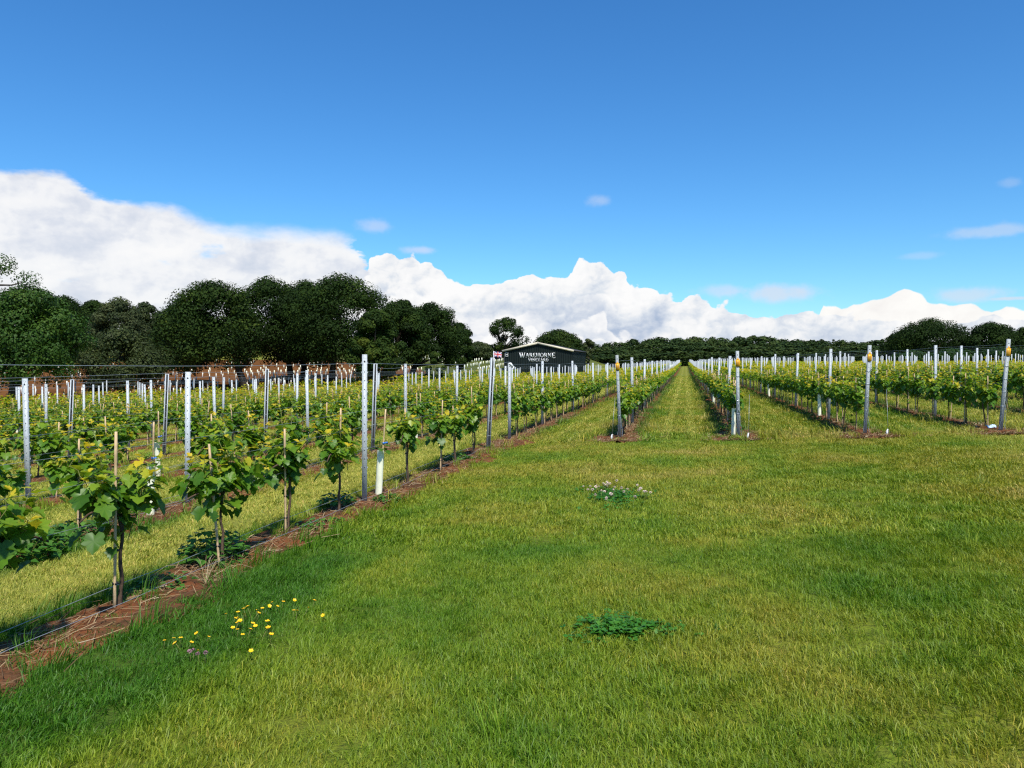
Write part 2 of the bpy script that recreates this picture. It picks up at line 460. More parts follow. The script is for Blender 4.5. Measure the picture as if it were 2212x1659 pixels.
M_soil = soil_mat('soil', [(0.32, (.055, .030, .017)), (0.44, (.115, .060, .032)), (0.55, (.19, .066, .028)), (0.63, (.19, .115, .058)), (0.74, (.28, .20, .11))], 1.6)
M_plough = soil_mat('ploughed_soil', [(0.3, (.095, .041, .015)), (0.5, (.135, .058, .021)), (0.75, (.185, .088, .036))], 0.16)
M_straw = leafy('straw', [(0.0, (.09, .045, .022)), (0.4, (.21, .125, .055)), (0.8, (.38, .28, .15)), (1.0, (.52, .44, .29))], 0.8, 0.05, 0.0)
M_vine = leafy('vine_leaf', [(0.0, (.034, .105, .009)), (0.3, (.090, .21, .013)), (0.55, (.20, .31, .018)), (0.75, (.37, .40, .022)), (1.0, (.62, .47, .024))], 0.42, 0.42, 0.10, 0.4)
M_weed = leafy('weed_leaf', [(0.0, (.028, .10, .012)), (0.5, (.06, .175, .020)), (1.0, (.12, .25, .03))], 0.5, 0.3, 0.1)
M_clover = leafy('clover_leaf', [(0.0, (.022, .11, .010)), (0.5, (.045, .175, .014)), (1.0, (.09, .24, .022))], 0.5, 0.3, 0.0)
M_bark = simple('vine_bark', (.085, .055, .035), 0.9, 0, 0.4, 40, 0.2, 0.4)
M_shoot = simple('green_shoot', (.16, .17, .04), 0.6, 0, 0.3, 20)
M_cane = simple('bamboo', (.50, .35, .19), 0.6, 0, 0.25, 25)
M_tie = simple('black_tie', (.012, .012, .014), 0.6)
M_blue = simple('blue_clip', (.02, .16, .62), 0.4)
M_galv = simple('galvanised_steel', (.40, .43, .445), 0.5, 0.0, 0.26, 55, 0.5)
M_galv_old = simple('weathered_galvanised_steel', (.31, .335, .34), 0.6, 0.0, 0.22, 45, 0.4)
M_hole = simple('dark_hole', (.012, .013, .016), 0.8)
M_dark = simple('dark_part_and_shade', (.03, .032, .036), 0.7)  # dark fittings, and the shade painted inside the channel posts
M_wire = simple('steel_wire', (.42, .45, .47), 0.4, 0.6, 0.1, 30)
M_tube = simple('plastic_tube', (.80, .80, .60), 0.45, 0, 0.12, 6, 0.4)
M_guard = simple('white_guard', (.72, .72, .66), 0.5, 0, 0.1, 5)
M_yellow = simple('yellow_plate', (.75, .36, .015), 0.45, 0, 0.06, 8)
M_ink = simple('tag_ink', (.10, .06, .02), 0.7)
M_white = simple('white_plastic', (.78, .78, .76), 0.4, 0, 0.05)
M_paleblue = simple('pale_blue_fabric', (.50, .68, .82), 0.7, 0, 0.08)
M_trunk = simple('tree_bark', (.045, .035, .026), 0.95, 0, 0.4, 6, 0.1, 0.6)
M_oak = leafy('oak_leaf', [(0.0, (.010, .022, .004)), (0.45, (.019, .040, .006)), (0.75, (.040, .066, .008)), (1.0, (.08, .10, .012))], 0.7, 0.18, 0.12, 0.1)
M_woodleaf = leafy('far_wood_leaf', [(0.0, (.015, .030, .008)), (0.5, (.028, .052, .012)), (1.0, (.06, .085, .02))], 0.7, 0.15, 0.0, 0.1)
M_oak_b = leafy('bright_tree_leaf', [(0.0, (.014, .04, .006)), (0.5, (.035, .085, .010)), (1.0, (.085, .14, .016))], 0.6, 0.25, 0.08, 0.2)
M_olive = leafy('olive_tree_leaf', [(0.0, (.018, .030, .008)), (0.5, (.040, .058, .014)), (1.0, (.085, .098, .025))], 0.6, 0.2, 0.1, 0.2)
M_pale = leafy('pale_tree_leaf', [(0.0, (.03, .045, .014)), (0.5, (.07, .085, .028)), (1.0, (.13, .135, .06))], 0.7, 0.2, 0.1, 0.2)
M_barn = simple('dark_green_cladding', (.007, .0125, .0115), 0.6, 0, 0.3, 1.3, 0.2)
M_barnroof = simple('barn_roof', (.06, .055, .05), 0.8, 0, 0.3, 2)
M_cream = simple('cream_board', (.60, .53, .40), 0.6, 0, 0.15, 2.5)
M_letter = simple('white_lettering', (.82, .82, .82), 0.5, 0, 0.03)
M_petal = simple('yellow_petal', (.85, .52, .01), 0.4, 0, 0.1)
M_wclover = simple('white_clover_head', (.68, .55, .46), 0.8, 0, 0.2, 60)
M_pclover = simple('purple_clover_head', (.34, .17, .22), 0.8, 0, 0.2, 60)
M_pole = simple('old_wood', (.07, .055, .045), 0.9, 0, 0.3, 10)
M_fred = simple('flag_red', (.55, .02, .035), 0.8, 0, 0.04)
M_fblue = simple('flag_blue', (.015, .03, .20), 0.8, 0, 0.04)
M_fwhite = simple('flag_white', (.78, .78, .78), 0.8, 0, 0.03)

# ------------------------------------------------------------------ ground
def build_ground():
    def axis(lim, step0, grow):
        a = [0.0]; s = step0
        while a[-1] < lim: a.append(a[-1] + s); s = min(s * grow, 60)
        return np.array(a)
    p = axis(1600, 0.25, 1.03)
    u = np.concatenate([-p[::-1], p[1:]])
    v = np.concatenate([-axis(120, 0.5, 1.1)[::-1], axis(1900, 0.25, 1.025)[1:]])
    U, V = np.meshgrid(u, v)
    Z = H(U, V) + 0.010 * np.sin(U * 2.1 + 1.3 * np.sin(V * .7)) * np.sin(V * 1.7) * (np.hypot(U, V) < 60)
    nu = len(u)
    mb = MB(); i = mb.addv(np.stack([U.ravel(), V.ravel(), Z.ravel()], 1))
    r, q = np.meshgrid(np.arange(len(v) - 1), np.arange(nu - 1), indexing='ij'); r = r.ravel(); q = q.ravel()
    mb.faces(np.stack([r * nu + q, r * nu + q + 1, (r + 1) * nu + q + 1, (r + 1) * nu + q], 1))
    tag(link('ground', mb.mesh('ground', M_turf, True)), 'mown grass ground of the vineyard', 'ground', kind='structure')


build_ground()

# rows: u position, sections (start, end) along +Y
ROW0, SP, VSP = 1.11, 2.5, 1.17
ALLEY0, ALLEY1 = 15.1, 17.0


def v_end(u):
    if u > 12: return float(np.interp(u, [12, 20, 45], [205, 150, 118]))
    if u > -13.5: return 212.0
    return float(np.interp(u, [-60, -45, -27, -24, -13.5], [34, 42, 70, 98, 103]))


ROWS = []
for k in range(-22, 19):
    u = ROW0 + SP * k
    secs = []
    if k <= -2: secs.append((0.0, ALLEY0))
    if v_end(u) > ALLEY1 + 3: secs.append((ALLEY1, v_end(u)))
    ROWS.append((k, u, secs))


def row_name(k):
    if k <= -2:
        n = -1 - k
        return f'{ordinal(n)} row left of the lawn'
    if k == -1: return 'row left of the straight lane'
    if k == 0: return 'row right of the straight lane'
    return f'{ordinal(k + 1)} row right of the straight lane'


def build_soil():
    mb = MB()
    for k, u, secs in ROWS:
        if not secs: continue
        lo = -1.0 if k <= -2 else ALLEY1 - 0.9
        hi = secs[-1][1]
        if k < -12 and hi < 20: pass
        vs = np.concatenate([np.arange(lo, min(hi, 40), 0.09), np.arange(40, hi, 0.5)]) if hi > 40 else np.arange(lo, hi, 0.09)
        n = len(vs)
        w0 = 0.37 if k <= -2 else 0.23
        def edge():
            a = np.interp(vs, np.arange(lo - 1, hi + 2, 0.35), rng.normal(0, 0.065, len(np.arange(lo - 1, hi + 2, 0.35))))
            b = np.interp(vs, np.arange(lo - 1, hi + 2, 1.7), rng.normal(0, 0.07, len(np.arange(lo - 1, hi + 2, 1.7))))
            return np.clip(w0 + a + b + rng.normal(0, 0.018, n), 0.05, 0.6)
        l, r = edge(), edge()
        if k >= -1:                      # bare ends of the right hand rows are wider
            bump = 0.46 * np.exp(-((vs - ALLEY1 + 0.1) / 0.9) ** 2); l += bump; r += bump
            taper = np.clip((vs - lo) / 0.5, 0.1, 1) ** 0.5; l *= taper; r *= taper
        if k == -2:
            bump = 0.35 * np.exp(-((vs - 16.1) / 1.3) ** 2); l += bump * .6; r += bump * .6
        off = np.array([-1.0, -0.72, 0.0, 0.72, 1.0])
        mound = np.array([-0.02, 0.018, 0.035, 0.018, -0.02])
        U = np.stack([u + (l if o < 0 else r) * o for o in off], 1)
        V = np.repeat(vs[:, None], 5, 1)
        Z = H(U, V) + 0.012 + mound[None, :] + rng.normal(0, 0.012, U.shape)
        i = mb.addv(np.stack([U.ravel(), V.ravel(), Z.ravel()], 1))
        a, q = np.meshgrid(np.arange(n - 1), np.arange(4), indexing='ij'); a = a.ravel(); q = q.ravel()
        mb.faces(np.stack([a * 5 + q, a * 5 + q + 1, (a + 1) * 5 + q + 1, (a + 1) * 5 + q], 1) + i)
    tag(link('soil_beds', mb.mesh('soil_beds', M_soil, True)), 'strips of bare reddish soil and mulch under the vine rows', 'soil', kind='structure')


build_soil()


def field_grid(near, far, n=60, m=26):
    """patch of ground between two lines given as (column, distance)"""
    px = np.linspace(near[0][0], near[-1][0], n)
    dn = np.interp(px, *zip(*near)); df = np.interp(px, *zip(*far))
    pts = []
    for a in range(n):
        for b in range(m):
            d = dn[a] + (df[a] - dn[a]) * b / (m - 1)
            pts.append(at(px[a], d))
    P = np.array(pts); return np.c_[P, H(P[:, 0], P[:, 1])], n, m


PL_NEAR = [(-700, 44), (-250, 50), (0, 53), (300, 58), (500, 63), (700, 69), (860, 76), (930, 84)]
PL_FAR = [(-700, 80), (-250, 88), (0, 95), (170, 104), (350, 116), (600, 128), (700, 130), (860, 118), (930, 96)]


def build_field():
    P, n, m = field_grid(PL_NEAR, PL_FAR)
    P[:, 2] += 0.03
    mb = MB(); mb.addv(P)
    a, b = np.meshgrid(np.arange(n - 1), np.arange(m - 1), indexing='ij'); a = a.ravel(); b = b.ravel()
    mb.faces(np.stack([a * m + b, (a + 1) * m + b, (a + 1) * m + b + 1, a * m + b + 1], 1))
    tag(link('ploughed_field', mb.mesh('ploughed_field', M_plough, True)), 'bare red-brown ploughed field beyond the vines', 'field', kind='structure')


build_field()

# ------------------------------------------------------------------ leaves and vines
_half = [(0.0, 0.06), (0.16, -0.10), (0.40, -0.02), (0.50, 0.20), (0.42, 0.30), (0.58, 0.52), (0.42, 0.60), (0.30, 0.62), (0.26, 0.82), (0.12, 0.88), (0.0, 1.02)]
LEAF2D = np.array([(0.0, 0.42)] + _half + [(-x, y) for x, y in _half[-2:0:-1]])
LEAF_F = np.array([[0, i, i + 1] for i in range(1, len(LEAF2D) - 1)] + [[0, len(LEAF2D) - 1, 1]])
KITE2D = np.array([(0, 0), (0.52, 0.35), (0, 1.0), (-0.52, 0.35)])


def put_leaf(mb, pos, out, up, size, tint, r, hi=True):
    """leaf with its stalk end at pos, pointing along out, face towards up"""
    out = out / (np.linalg.norm(out) + 1e-9)
    side = np.cross(out, up); side /= np.linalg.norm(side) + 1e-9
    nor = np.cross(side, out)
    L = LEAF2D if hi else KITE2D
    x, y = L[:, 0], L[:, 1]
    fold, curl = r.uniform(0.1, 0.5), r.uniform(0.1, 0.45)
    z = np.abs(x) * fold - curl * y * y * 0.6 + (r.normal(0, 0.025, len(x)) if hi else 0)
    v = pos + size * (x[:, None] * side + y[:, None] * out + z[:, None] * nor)
    if hi: mb.add(v, LEAF_F, 0, np.clip(tint + r.normal(0, 0.03, len(LEAF_F)), 0, 1))
    else: mb.add(v, [[0, 1, 2, 3]], 0, tint)


def shoot_leaves(r, n_shoots, hi, leaf0=0.13, zmax=1.2, spread=0.42, full=1.0):
    """foliage of one vine (row runs along local Y), and the lines of its shoots"""
    mb = MB(); lines = []
    for s in range(n_shoots):
        y0 = r.uniform(-spread, spread); z0 = 0.66 + 0.06 * math.cos(y0 * 5) + r.uniform(-.04, .04)
        if s < n_shoots * 0.22: z0 -= r.uniform(0.1, 0.22); y0 *= 0.4
        p = np.array([r.normal(0, 0.03), y0, z0])
        top = r.uniform(0.86, zmax) * (1 - .12 * abs(y0) / spread) if r.random() > 0.15 else r.uniform(zmax, zmax + .2)
        lean = np.array([r.normal(0, 0.13), r.normal(0, 0.13), 0])
        k = int(r.integers(8, 12) * full)
        pts = [p]
        for j in range(1, k + 1):
            f = j / k
            q = p + lean * f ** 1.3 + np.array([r.normal(0, .012), r.normal(0, .012), (top - z0) * f])
            pts.append(q)
            for side in range(2 if (hi and f < 0.75) else 1):
                ang = r.uniform(0, 2 * math.pi)
                hz = np.array([math.cos(ang), math.sin(ang), 0])
                size = leaf0 * (1.05 - 0.62 * f ** 1.6) * r.uniform(0.75, 1.2)
                out = hz * r.uniform(.3, 1.0) + np.array([0, 0, r.uniform(-1.0, -.1) + 0.7 * f * f])
                upv = hz * r.uniform(.35, 1.2) + np.array([0, 0, r.uniform(.35, .9)])
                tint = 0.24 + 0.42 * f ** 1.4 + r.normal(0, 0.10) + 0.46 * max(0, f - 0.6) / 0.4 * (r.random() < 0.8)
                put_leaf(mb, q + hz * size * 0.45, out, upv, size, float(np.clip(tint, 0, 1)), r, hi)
        lines.append(np.array(pts))
    # leaves hanging under the head
    for s in range(int(9 * full)):
        ang = r.uniform(0, 2 * math.pi); hz = np.array([math.cos(ang) * .6, math.sin(ang), 0])
        q = np.array([r.normal(0, .05), r.normal(0, spread * .6), r.uniform(.44, .72)])
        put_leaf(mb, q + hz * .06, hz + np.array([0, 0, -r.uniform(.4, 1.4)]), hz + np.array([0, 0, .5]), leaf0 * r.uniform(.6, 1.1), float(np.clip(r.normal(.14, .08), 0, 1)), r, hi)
    return mb, lines


def vine_variant(i, near=True):
    r = np.random.default_rng(100 + i)
    mb, lines = shoot_leaves(r, 12 if near else 15, True, 0.118 if near else 0.115, 1.16, 0.34 if near else 0.52)
    if i % 3 == 0:                                      # suckers low on the trunk
        for s in range(7):
            ang = r.uniform(0, 6.28); hz = np.array([math.cos(ang), math.sin(ang), 0])
            put_leaf(mb, np.array([0, 0, r.uniform(.2, .42)]) + hz * r.uniform(.03, .12), hz + np.array([0, 0, -.3]), np.array([0, 0, 1.]) + hz * .3, r.uniform(.06, .1), r.uniform(.1, .3), r, True)
    fol = mb.mesh('foliage', [M_vine])
    t = MB()
    zs = np.linspace(-0.05, 0.64, 9)
    cx = np.cumsum(r.normal(0, .009, 9)); cy = np.cumsum(r.normal(0, .012, 9)) + .02
    rad = 0.0105 + 0.012 * np.exp(-zs * 14) + r.uniform(0, .004, 9) + 0.006 * (zs > .6)
    t.tube(np.c_[cx, cy, zs], rad, 7)
    for sgn in (-1, 1):
        yy = np.linspace(0, sgn * r.uniform(.36, .55), 7)
        zz = .63 + .09 * np.sin(np.linspace(0, 3.0, 7)) + np.cumsum(r.normal(0, .008, 7))
        t.tube(np.c_[np.full(7, cx[-1]) + np.cumsum(r.normal(0, .006, 7)), cy[-1] + yy, zz], np.linspace(.011, .006, 7), 6)
    for l in lines: t.tube(l, np.linspace(.0045, .002, len(l)), 4, 1, False)
    trunk = t.mesh('trunk', [M_bark, M_shoot], True)
    c = MB()
    h = r.uniform(1.02, 1.22); lx, ly = r.normal(0, .03), r.normal(0, .05)
    zz = np.linspace(-.05, h, 9); f = zz / h
    c.tube(np.c_[.02 + lx * f, -.03 + ly * f, zz], .0095 + .0022 * (np.arange(9) % 2), 7)
    for z in (.2, .42, .9): c.tube(np.array([[.018 + lx * z / h, -.02 + ly * z / h, z - .006], [.018 + lx * z / h, -.02 + ly * z / h, z + .006]]), .021, 8, 1)
    cane = c.mesh('bamboo_cane', [M_cane, M_tie])
    return fol, trunk, cane


NEARV = [vine_variant(i, True) for i in range(8)]
FARV = [vine_variant(20 + i, False) for i in range(9)]


def place_vine(u, v, near, i, label, group, sc=1.0):
    fol, trunk, cane = (NEARV[i % len(NEARV)] if near else FARV[i % len(FARV)])
    o = empty('grape_vine', (u, v, float(H(u, v)) + 0.02), (0 if (i // 7) % 2 == 0 else math.pi) + rng.normal(0, .12))
    o.scale = (sc, sc, sc * rng.uniform(.95, 1.06))
    tag(o, label, 'grape vine', group)
    link('trunk', trunk, o); link('foliage', fol, o); link('bamboo_cane', cane, o)
    return o


# young vine in a plastic tube
def tube_vine_meshes():
    r = np.random.default_rng(5)
    t = MB(); a = np.linspace(0, 2 * np.pi, 18, endpoint=False)
    for rad, flip in ((.046, 1), (.043, -1)):
        rings = []
        for z, s in ((-.02, 1.0), (.2, .99), (.45, .97), (.585, 1.0), (.60, 1.04)):
            rings.append(np.c_[np.cos(a) * rad * s, np.sin(a) * rad * s * .9, np.full(18, z)])
        i = t.addv(np.vstack(rings))
        for k in range(4):
            q = np.arange(18); q2 = (q + 1) % 18
            f = np.stack([k * 18 + q, k * 18 + q2, (k + 1) * 18 + q2, (k + 1) * 18 + q], 1) + i
            t.faces(f if flip > 0 else f[:, ::-1])
    tube = t.mesh('tube', M_tube, True)
    c = MB(); zz = np.linspace(-.05, 1.14, 9)
    c.tube(np.c_[.0 + .012 * zz, .03 + .02 * zz, zz], .010 + .002 * (np.arange(9) % 2), 7)
    cane = c.mesh('bamboo_cane', [M_cane])
    b = MB(); b.tube(np.array([[.01, .045, .685], [.01, .045, .705]]), .022, 8); b.box((.035, .06, .70), (.05, .012, .018), 0, Euler((0, -.3, .4)).to_matrix().to_4x4())
    clip = b.mesh('clip', M_blue)
    f = MB()
    for s in range(16):
        ang = r.uniform(0, 6.28); hz = np.array([math.cos(ang), math.sin(ang), 0]); z = r.uniform(.58, .82)
        put_leaf(f, np.array([0, .02, z]) + hz * r.uniform(.02, .09), hz + np.array([0, 0, r.uniform(-.5, .3)]), np.array([0, 0, 1.]) + hz * .4, r.uniform(.05, .1), float(np.clip(.2 + (z - .6) * 1.2 + r.normal(0, .1), 0, 1)), r)
    l = MB(); l.tube(np.array([[0, 0, 0.0], [0, .01, .5], [.02, .02, .85]]), [.006, .005, .003], 5)
    return tube, cane, clip, f.mesh('foliage', [M_vine]), l.mesh('trunk', [M_shoot])


TUBE_ME = tube_vine_meshes()


def place_tube(u, v, label, group, lean=(0.03, 0.05)):
    o = empty('young_vine', (u, v, float(H(u, v)) + 0.03), rng.uniform(-.4, .4))
    o.rotation_euler = (lean[0], lean[1], o.rotation_euler.z)
    tag(o, label, 'young vine', group)
    for nm, me in zip(('tube', 'bamboo_cane', 'clip', 'foliage', 'trunk'), TUBE_ME): link(nm, me, o)
    return o


def in_view(u, v, margin=60):
    d, px = depth_px(u, v)
    return d > 0.8 and -margin * (1 + 8 / d) < px < 2212 + margin * (1 + 8 / d)


TUBES = {(-2, 9.31), (-3, 8.14), (-4, 11.65)}
vines = []        # (distance, k, u, v, section, ordinal, n)
for k, u, secs in ROWS:
    for si, (a, b) in enumerate(secs):
        v0 = 3.46 - 2 * VSP if (k <= -2 and si == 0) else ALLEY1 + 0.75
        vs = np.arange(v0, b - 0.4, VSP)
        near_sec = (k <= -2 and si == 0)
        for j, v in enumerate(vs):
            vv = float(v)
            if not in_view(u, vv, 150): continue
            ordn = len(vs) - j if near_sec else j + 1
            d, _ = depth_px(u, vv)
            vines.append((d, k, u, vv, near_sec, ordn))
vines.sort(key=lambda t: t[0])
VG = 'grape vines along the trellis rows'
YG = 'young vines in pale plastic tubes'
far_vines = []
nv = ny = 0
for i, (d, k, u, v, near_sec, ordn) in enumerate(vines):
    where = (f'{ordinal(ordn)} before the grass alley in the {row_name(k)}' if near_sec else
             (f'{ordinal(ordn)} past the grass alley in the {row_name(k)}' if k <= -2 else f'{ordinal(ordn)} from the near end of the {row_name(k)}'))
    is_tube = any(k == tk and abs(v - tv) < 0.2 for tk, tv in TUBES) or (k == 0 and not near_sec and ordn == 1) or (d > 14 and (i * 7919) % 23 == 0) or (k == 3 and ordn == 1)
    uu, vv = u + rng.normal(0, .025), v + rng.normal(0, .05)
    if i < 330:
        if is_tube:
            if (k, ordn) == (0, 1): uu, vv = u - .09, ALLEY1 + .25
            place_tube(uu, vv, f'tubed vine, {where}', YG, (0.02, 0.07) if k == -2 else (rng.normal(0, .03), rng.normal(0, .05))); ny += 1
        if not is_tube or d > 14:
            if nv < 300:
                if is_tube: uu += .05; vv += .3
                place_vine(uu, vv, near_sec and d < 14 and k >= -4, i, f'grape vine, {where}', VG, 1.0 if d < 14 else 1.04); nv += 1
    else:
        far_vines.append((d, uu, vv))


def build_far_vines():
    """vines further off, merged: leaves get larger and fewer with distance"""
    mb = MB(); r = np.random.default_rng(33)
    n_l = lambda d: 70 if d < 45 else (42 if d < 70 else (24 if d < 120 else 14))
    for d, u, v in far_vines:
        n = n_l(d); s = 0.125 * math.sqrt(95 / n)
        hue = r.normal(0, .05)
        z = r.beta(1.6, 1.5, n) * .66 + .50
        pos = np.c_[u + r.normal(0, .14, n), v + r.uniform(-.62, .62, n), z + float(H(u, v))]
        ang = r.uniform(0, 2 * np.pi, n)
        out = np.c_[np.cos(ang), np.sin(ang), r.uniform(-.9, .35, n)]; out /= np.linalg.norm(out, axis=1)[:, None]
        up = np.c_[np.cos(ang) * .5, np.sin(ang) * .5, np.ones(n)]
        side = np.cross(out, up); side /= np.linalg.norm(side, axis=1)[:, None]
        nor = np.cross(side, out)
        sz = s * r.uniform(.7, 1.25, n)
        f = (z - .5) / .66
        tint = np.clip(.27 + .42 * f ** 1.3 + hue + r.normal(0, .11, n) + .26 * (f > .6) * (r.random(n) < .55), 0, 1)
        K = KITE2D
        V = pos[:, None, :] + sz[:, None, None] * (K[None, :, 0, None] * side[:, None, :] + (K[None, :, 1, None] - .4) * out[:, None, :] + (np.abs(K[None, :, 0, None]) * .35) * nor[:, None, :])
        i = mb.addv(V.reshape(-1, 3))
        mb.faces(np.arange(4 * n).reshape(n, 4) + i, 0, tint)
        if d < 90:
            h = float(H(u, v)); w = .012 if d < 60 else .018
            mb.tube(np.array([[u, v, h], [u + .01, v, h + .7]]), w, 4, 1, False)
            if r.random() < .8:
                lx, ly = r.normal(0, .03, 2); mb.tube(np.array([[u + .03, v + .02, h], [u + .03 + lx, v + .02 + ly, h + r.uniform(1.0, 1.2)]]), w * .8, 4, 2, True)
    o = link('distant_vines', mb.mesh('distant_vines', [M_vine, M_bark, M_cane]))
    tag(o, 'mass of leafy grape vines filling the distant trellis rows', 'grape vines', kind='stuff')


build_far_vines()

# ------------------------------------------------------------------ posts and wires
PW, PD, PH = 0.062, 0.042, 1.82


def post_mesh(name, mat, height=PH, open_front=False, hooks=True, tagless=True):
    """rolled steel vineyard post: hat section with folded lips, holes down its face, hooks down its edges"""
    mb = MB(); t = .004; w, d = PW / 2, PD
    prof = [(-w, 0), (w, 0), (w, d), (w - .016, d), (w - .016, d - t), (w - t, d - t), (w - t, t), (-w + t, t), (-w + t, d - t), (-w + .016, d - t), (-w + .016, d), (-w, d)]
    mb.prism(np.array(prof) - np.array([0, d / 2]), -.08, height)
    yb = -d / 2
    # holes: small dark discs set 1 mm proud of the face
    a = np.linspace(0, 2 * np.pi, 8, endpoint=False)
    for z in np.arange(.35, height - .12, .105):
        rr = .0055
        i = mb.addv(np.c_[np.cos(a) * rr, np.full(8, yb - .001), z + np.sin(a) * rr * 1.4]); mb.faces([np.arange(8) + i], 1)
    i = mb.addv(np.c_[np.cos(a) * .010, np.full(8, yb - .0015), height - .085 + np.sin(a) * .012]); mb.faces([np.arange(8) + i], 1)
    if hooks:
        for z in np.arange(.45, height - .08, .115):
            for sx in (-1, 1):
                mb.box((sx * (w + .005), 0.006, z), (.010, .016, .012)); mb.box((sx * (w + .008), 0.006, z + .010), (.003, .016, .014))
    return mb.mesh(name, [mat, M_hole])


def channel_mesh():
    """end post turned with its open side to the lawn: two flanges and a dark sheet painting the shade in its hollow"""
    mb = MB(); t = .005; w, d = .038, .055
    prof = [(-w, d), (-w, 0), (-w + .020, 0), (-w + .020, t), (-w + t, t), (-w + t, d - t), (w - t, d - t), (w - t, t), (w - .020, t), (w - .020, 0), (w, 0), (w, d)]
    mb.prism(np.array(prof)[::-1] - np.array([0, d / 2]), -.08, 1.88)
    for z in np.arange(.3, 1.8, .3): mb.box((0, -d / 2 + .001, z), (.076, .006, .006))
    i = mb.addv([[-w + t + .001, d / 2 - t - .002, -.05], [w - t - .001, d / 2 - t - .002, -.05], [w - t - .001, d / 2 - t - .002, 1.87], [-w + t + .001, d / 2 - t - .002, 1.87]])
    mb.faces([[i, i + 1, i + 2, i + 3]], 1)  # dark sheet over the inner back wall stands in for shade
    return mb.mesh('steel_post', [M_galv, M_dark])


POST = post_mesh('steel_post', M_galv)
CHAN = channel_mesh()
ENDP = post_mesh('end_post', M_galv_old, 1.86, hooks=False)
tg = MB()
tg.box((0, 0, 0), (.084, .004, .15)); tg.prism(np.array([(-.03, 0), (.03, 0), (0, .045)]), -.002, .002)
# little roof of the plate: rotate the prism piece up (last 6 verts)
vv = tg.V[-1]; tg.V[-1] = np.c_[vv[:, 0], vv[:, 2], vv[:, 1] + .075]
for z, w in ((.028, .05), (.006, .06), (-.014, .054), (-.034, .04)): tg.box((0, -.003, z), (w, .002, .007), 1)
TAG_ME = tg.mesh('tag', [M_yellow, M_ink])
bands = MB()
for z in (.52, .80, 1.06, 1.32, 1.60): bands.box((0, 0, z), (PW + .012, PD + .012, .012))
BAND_ME = bands.mesh('wire_band', M_wire)
tw = MB()
for q in range(3):
    tt = np.linspace(0, 1, 14)
    tw.tube(np.c_[.10 * (1 - tt) * (-1 if q == 0 else 1) * .6 + .01 * np.sin(tt * 30 + q), -.06 + .02 * np.cos(tt * 30 + q), .02 + tt * (.75 + .1 * q)], .0025, 4)
TWIST_ME = tw.mesh('twisted_wire', M_wire)

PG = 'galvanised trellis posts'
posts = []
for k, u, secs in ROWS:
    for si, (a, b) in enumerate(secs):
        near_sec = (k <= -2 and si == 0)
        if near_sec: vs = [15.05, 8.9, 2.75]
        else: vs = [ALLEY1] + list(np.arange(ALLEY1 + 4.1, b, 6.1))
        for j, v in enumerate(vs):
            if not in_view(u, v, 120): continue
            d, px = depth_px(u, v)
            posts.append((d, k, u, v, near_sec, j, len(vs)))
posts.sort(key=lambda t: t[0])
FLAGPOST = None; LAMPPOST = None
far_posts = []; np_ = 0
for (d, k, u, v, near_sec, j, n) in posts:
    z = float(H(u, v))
    if np_ >= 300:
        far_posts.append((u, v, z, d)); continue
    np_ += 1
    if near_sec and j == 0:
        o = link('steel_post', CHAN, None, (u, v, z), (R(1.2 + rng.normal(0, .6)), R(2.6 + rng.normal(0, .7)), R(40 + rng.normal(0, 6))))
        tag(o, 'leaning open-channel steel post with the flag above it, nearest row left of the lawn' if k == -2 else f'leaning open-channel post before the grass alley, {row_name(k)}', 'post', 'open-channel end posts at the grass alley')
        if k == -2: FLAGPOST = o
    elif not near_sec and j == 0 and k >= -1:
        lx = {-1: -2.2, 0: -.6, 1: 3.2, 2: 5.2}.get(k, 5)
        o = empty('end_post', (u, v, z), R(8 + rng.normal(0, 4)))
        o.rotation_euler = (R(-2), R(lx), R(10))
        tag(o, f'grey leaning end post with yellow tag, {row_name(k)}', 'post', 'weathered end posts with yellow tags')
        link('post', ENDP, o); link('tag', TAG_ME, o, (0, -PD / 2 - .012, 1.60)); link('wire_band', BAND_ME, o); link('twisted_wire', TWIST_ME, o)
    else:
        if near_sec: where = f'{ordinal(j + 1)} before the grass alley, {row_name(k)}'
        elif k <= -2: where = f'{ordinal(j + 1)} past the grass alley in the {row_name(k)}'
        else: where = f'{ordinal(j + 1)} from the near end of the {row_name(k)}'
        o = link('steel_post', POST, None, (u, v, z), (R(rng.normal(0, .5)), R(rng.normal(0, .6)), R(22 + rng.normal(0, 6))))
        o.scale = (1, 1, rng.uniform(.97, 1.03))
        tag(o, f'galvanised post, {where}', 'post', PG)
        if k == -2 and not near_sec and j == 0: LAMPPOST = o


def build_far_posts():
    mb = MB()
    for u, v, z, d in far_posts:
        h = PH * rng.uniform(.95, 1.03)
        lx, ly = rng.normal(0, .012, 2)
        if v > v_end(u) - 7 and abs(u) < 13: ly += .45
        M = Euler((-ly, lx, .4)).to_matrix().to_4x4()
        mb.box((u, v, z + h / 2), (PW, PD, h), 0, M)
    if far_posts: tag(link('distant_posts', mb.mesh('distant_posts', M_galv)), 'many galvanised posts in the distant vine rows', 'posts', kind='stuff')


build_far_posts()


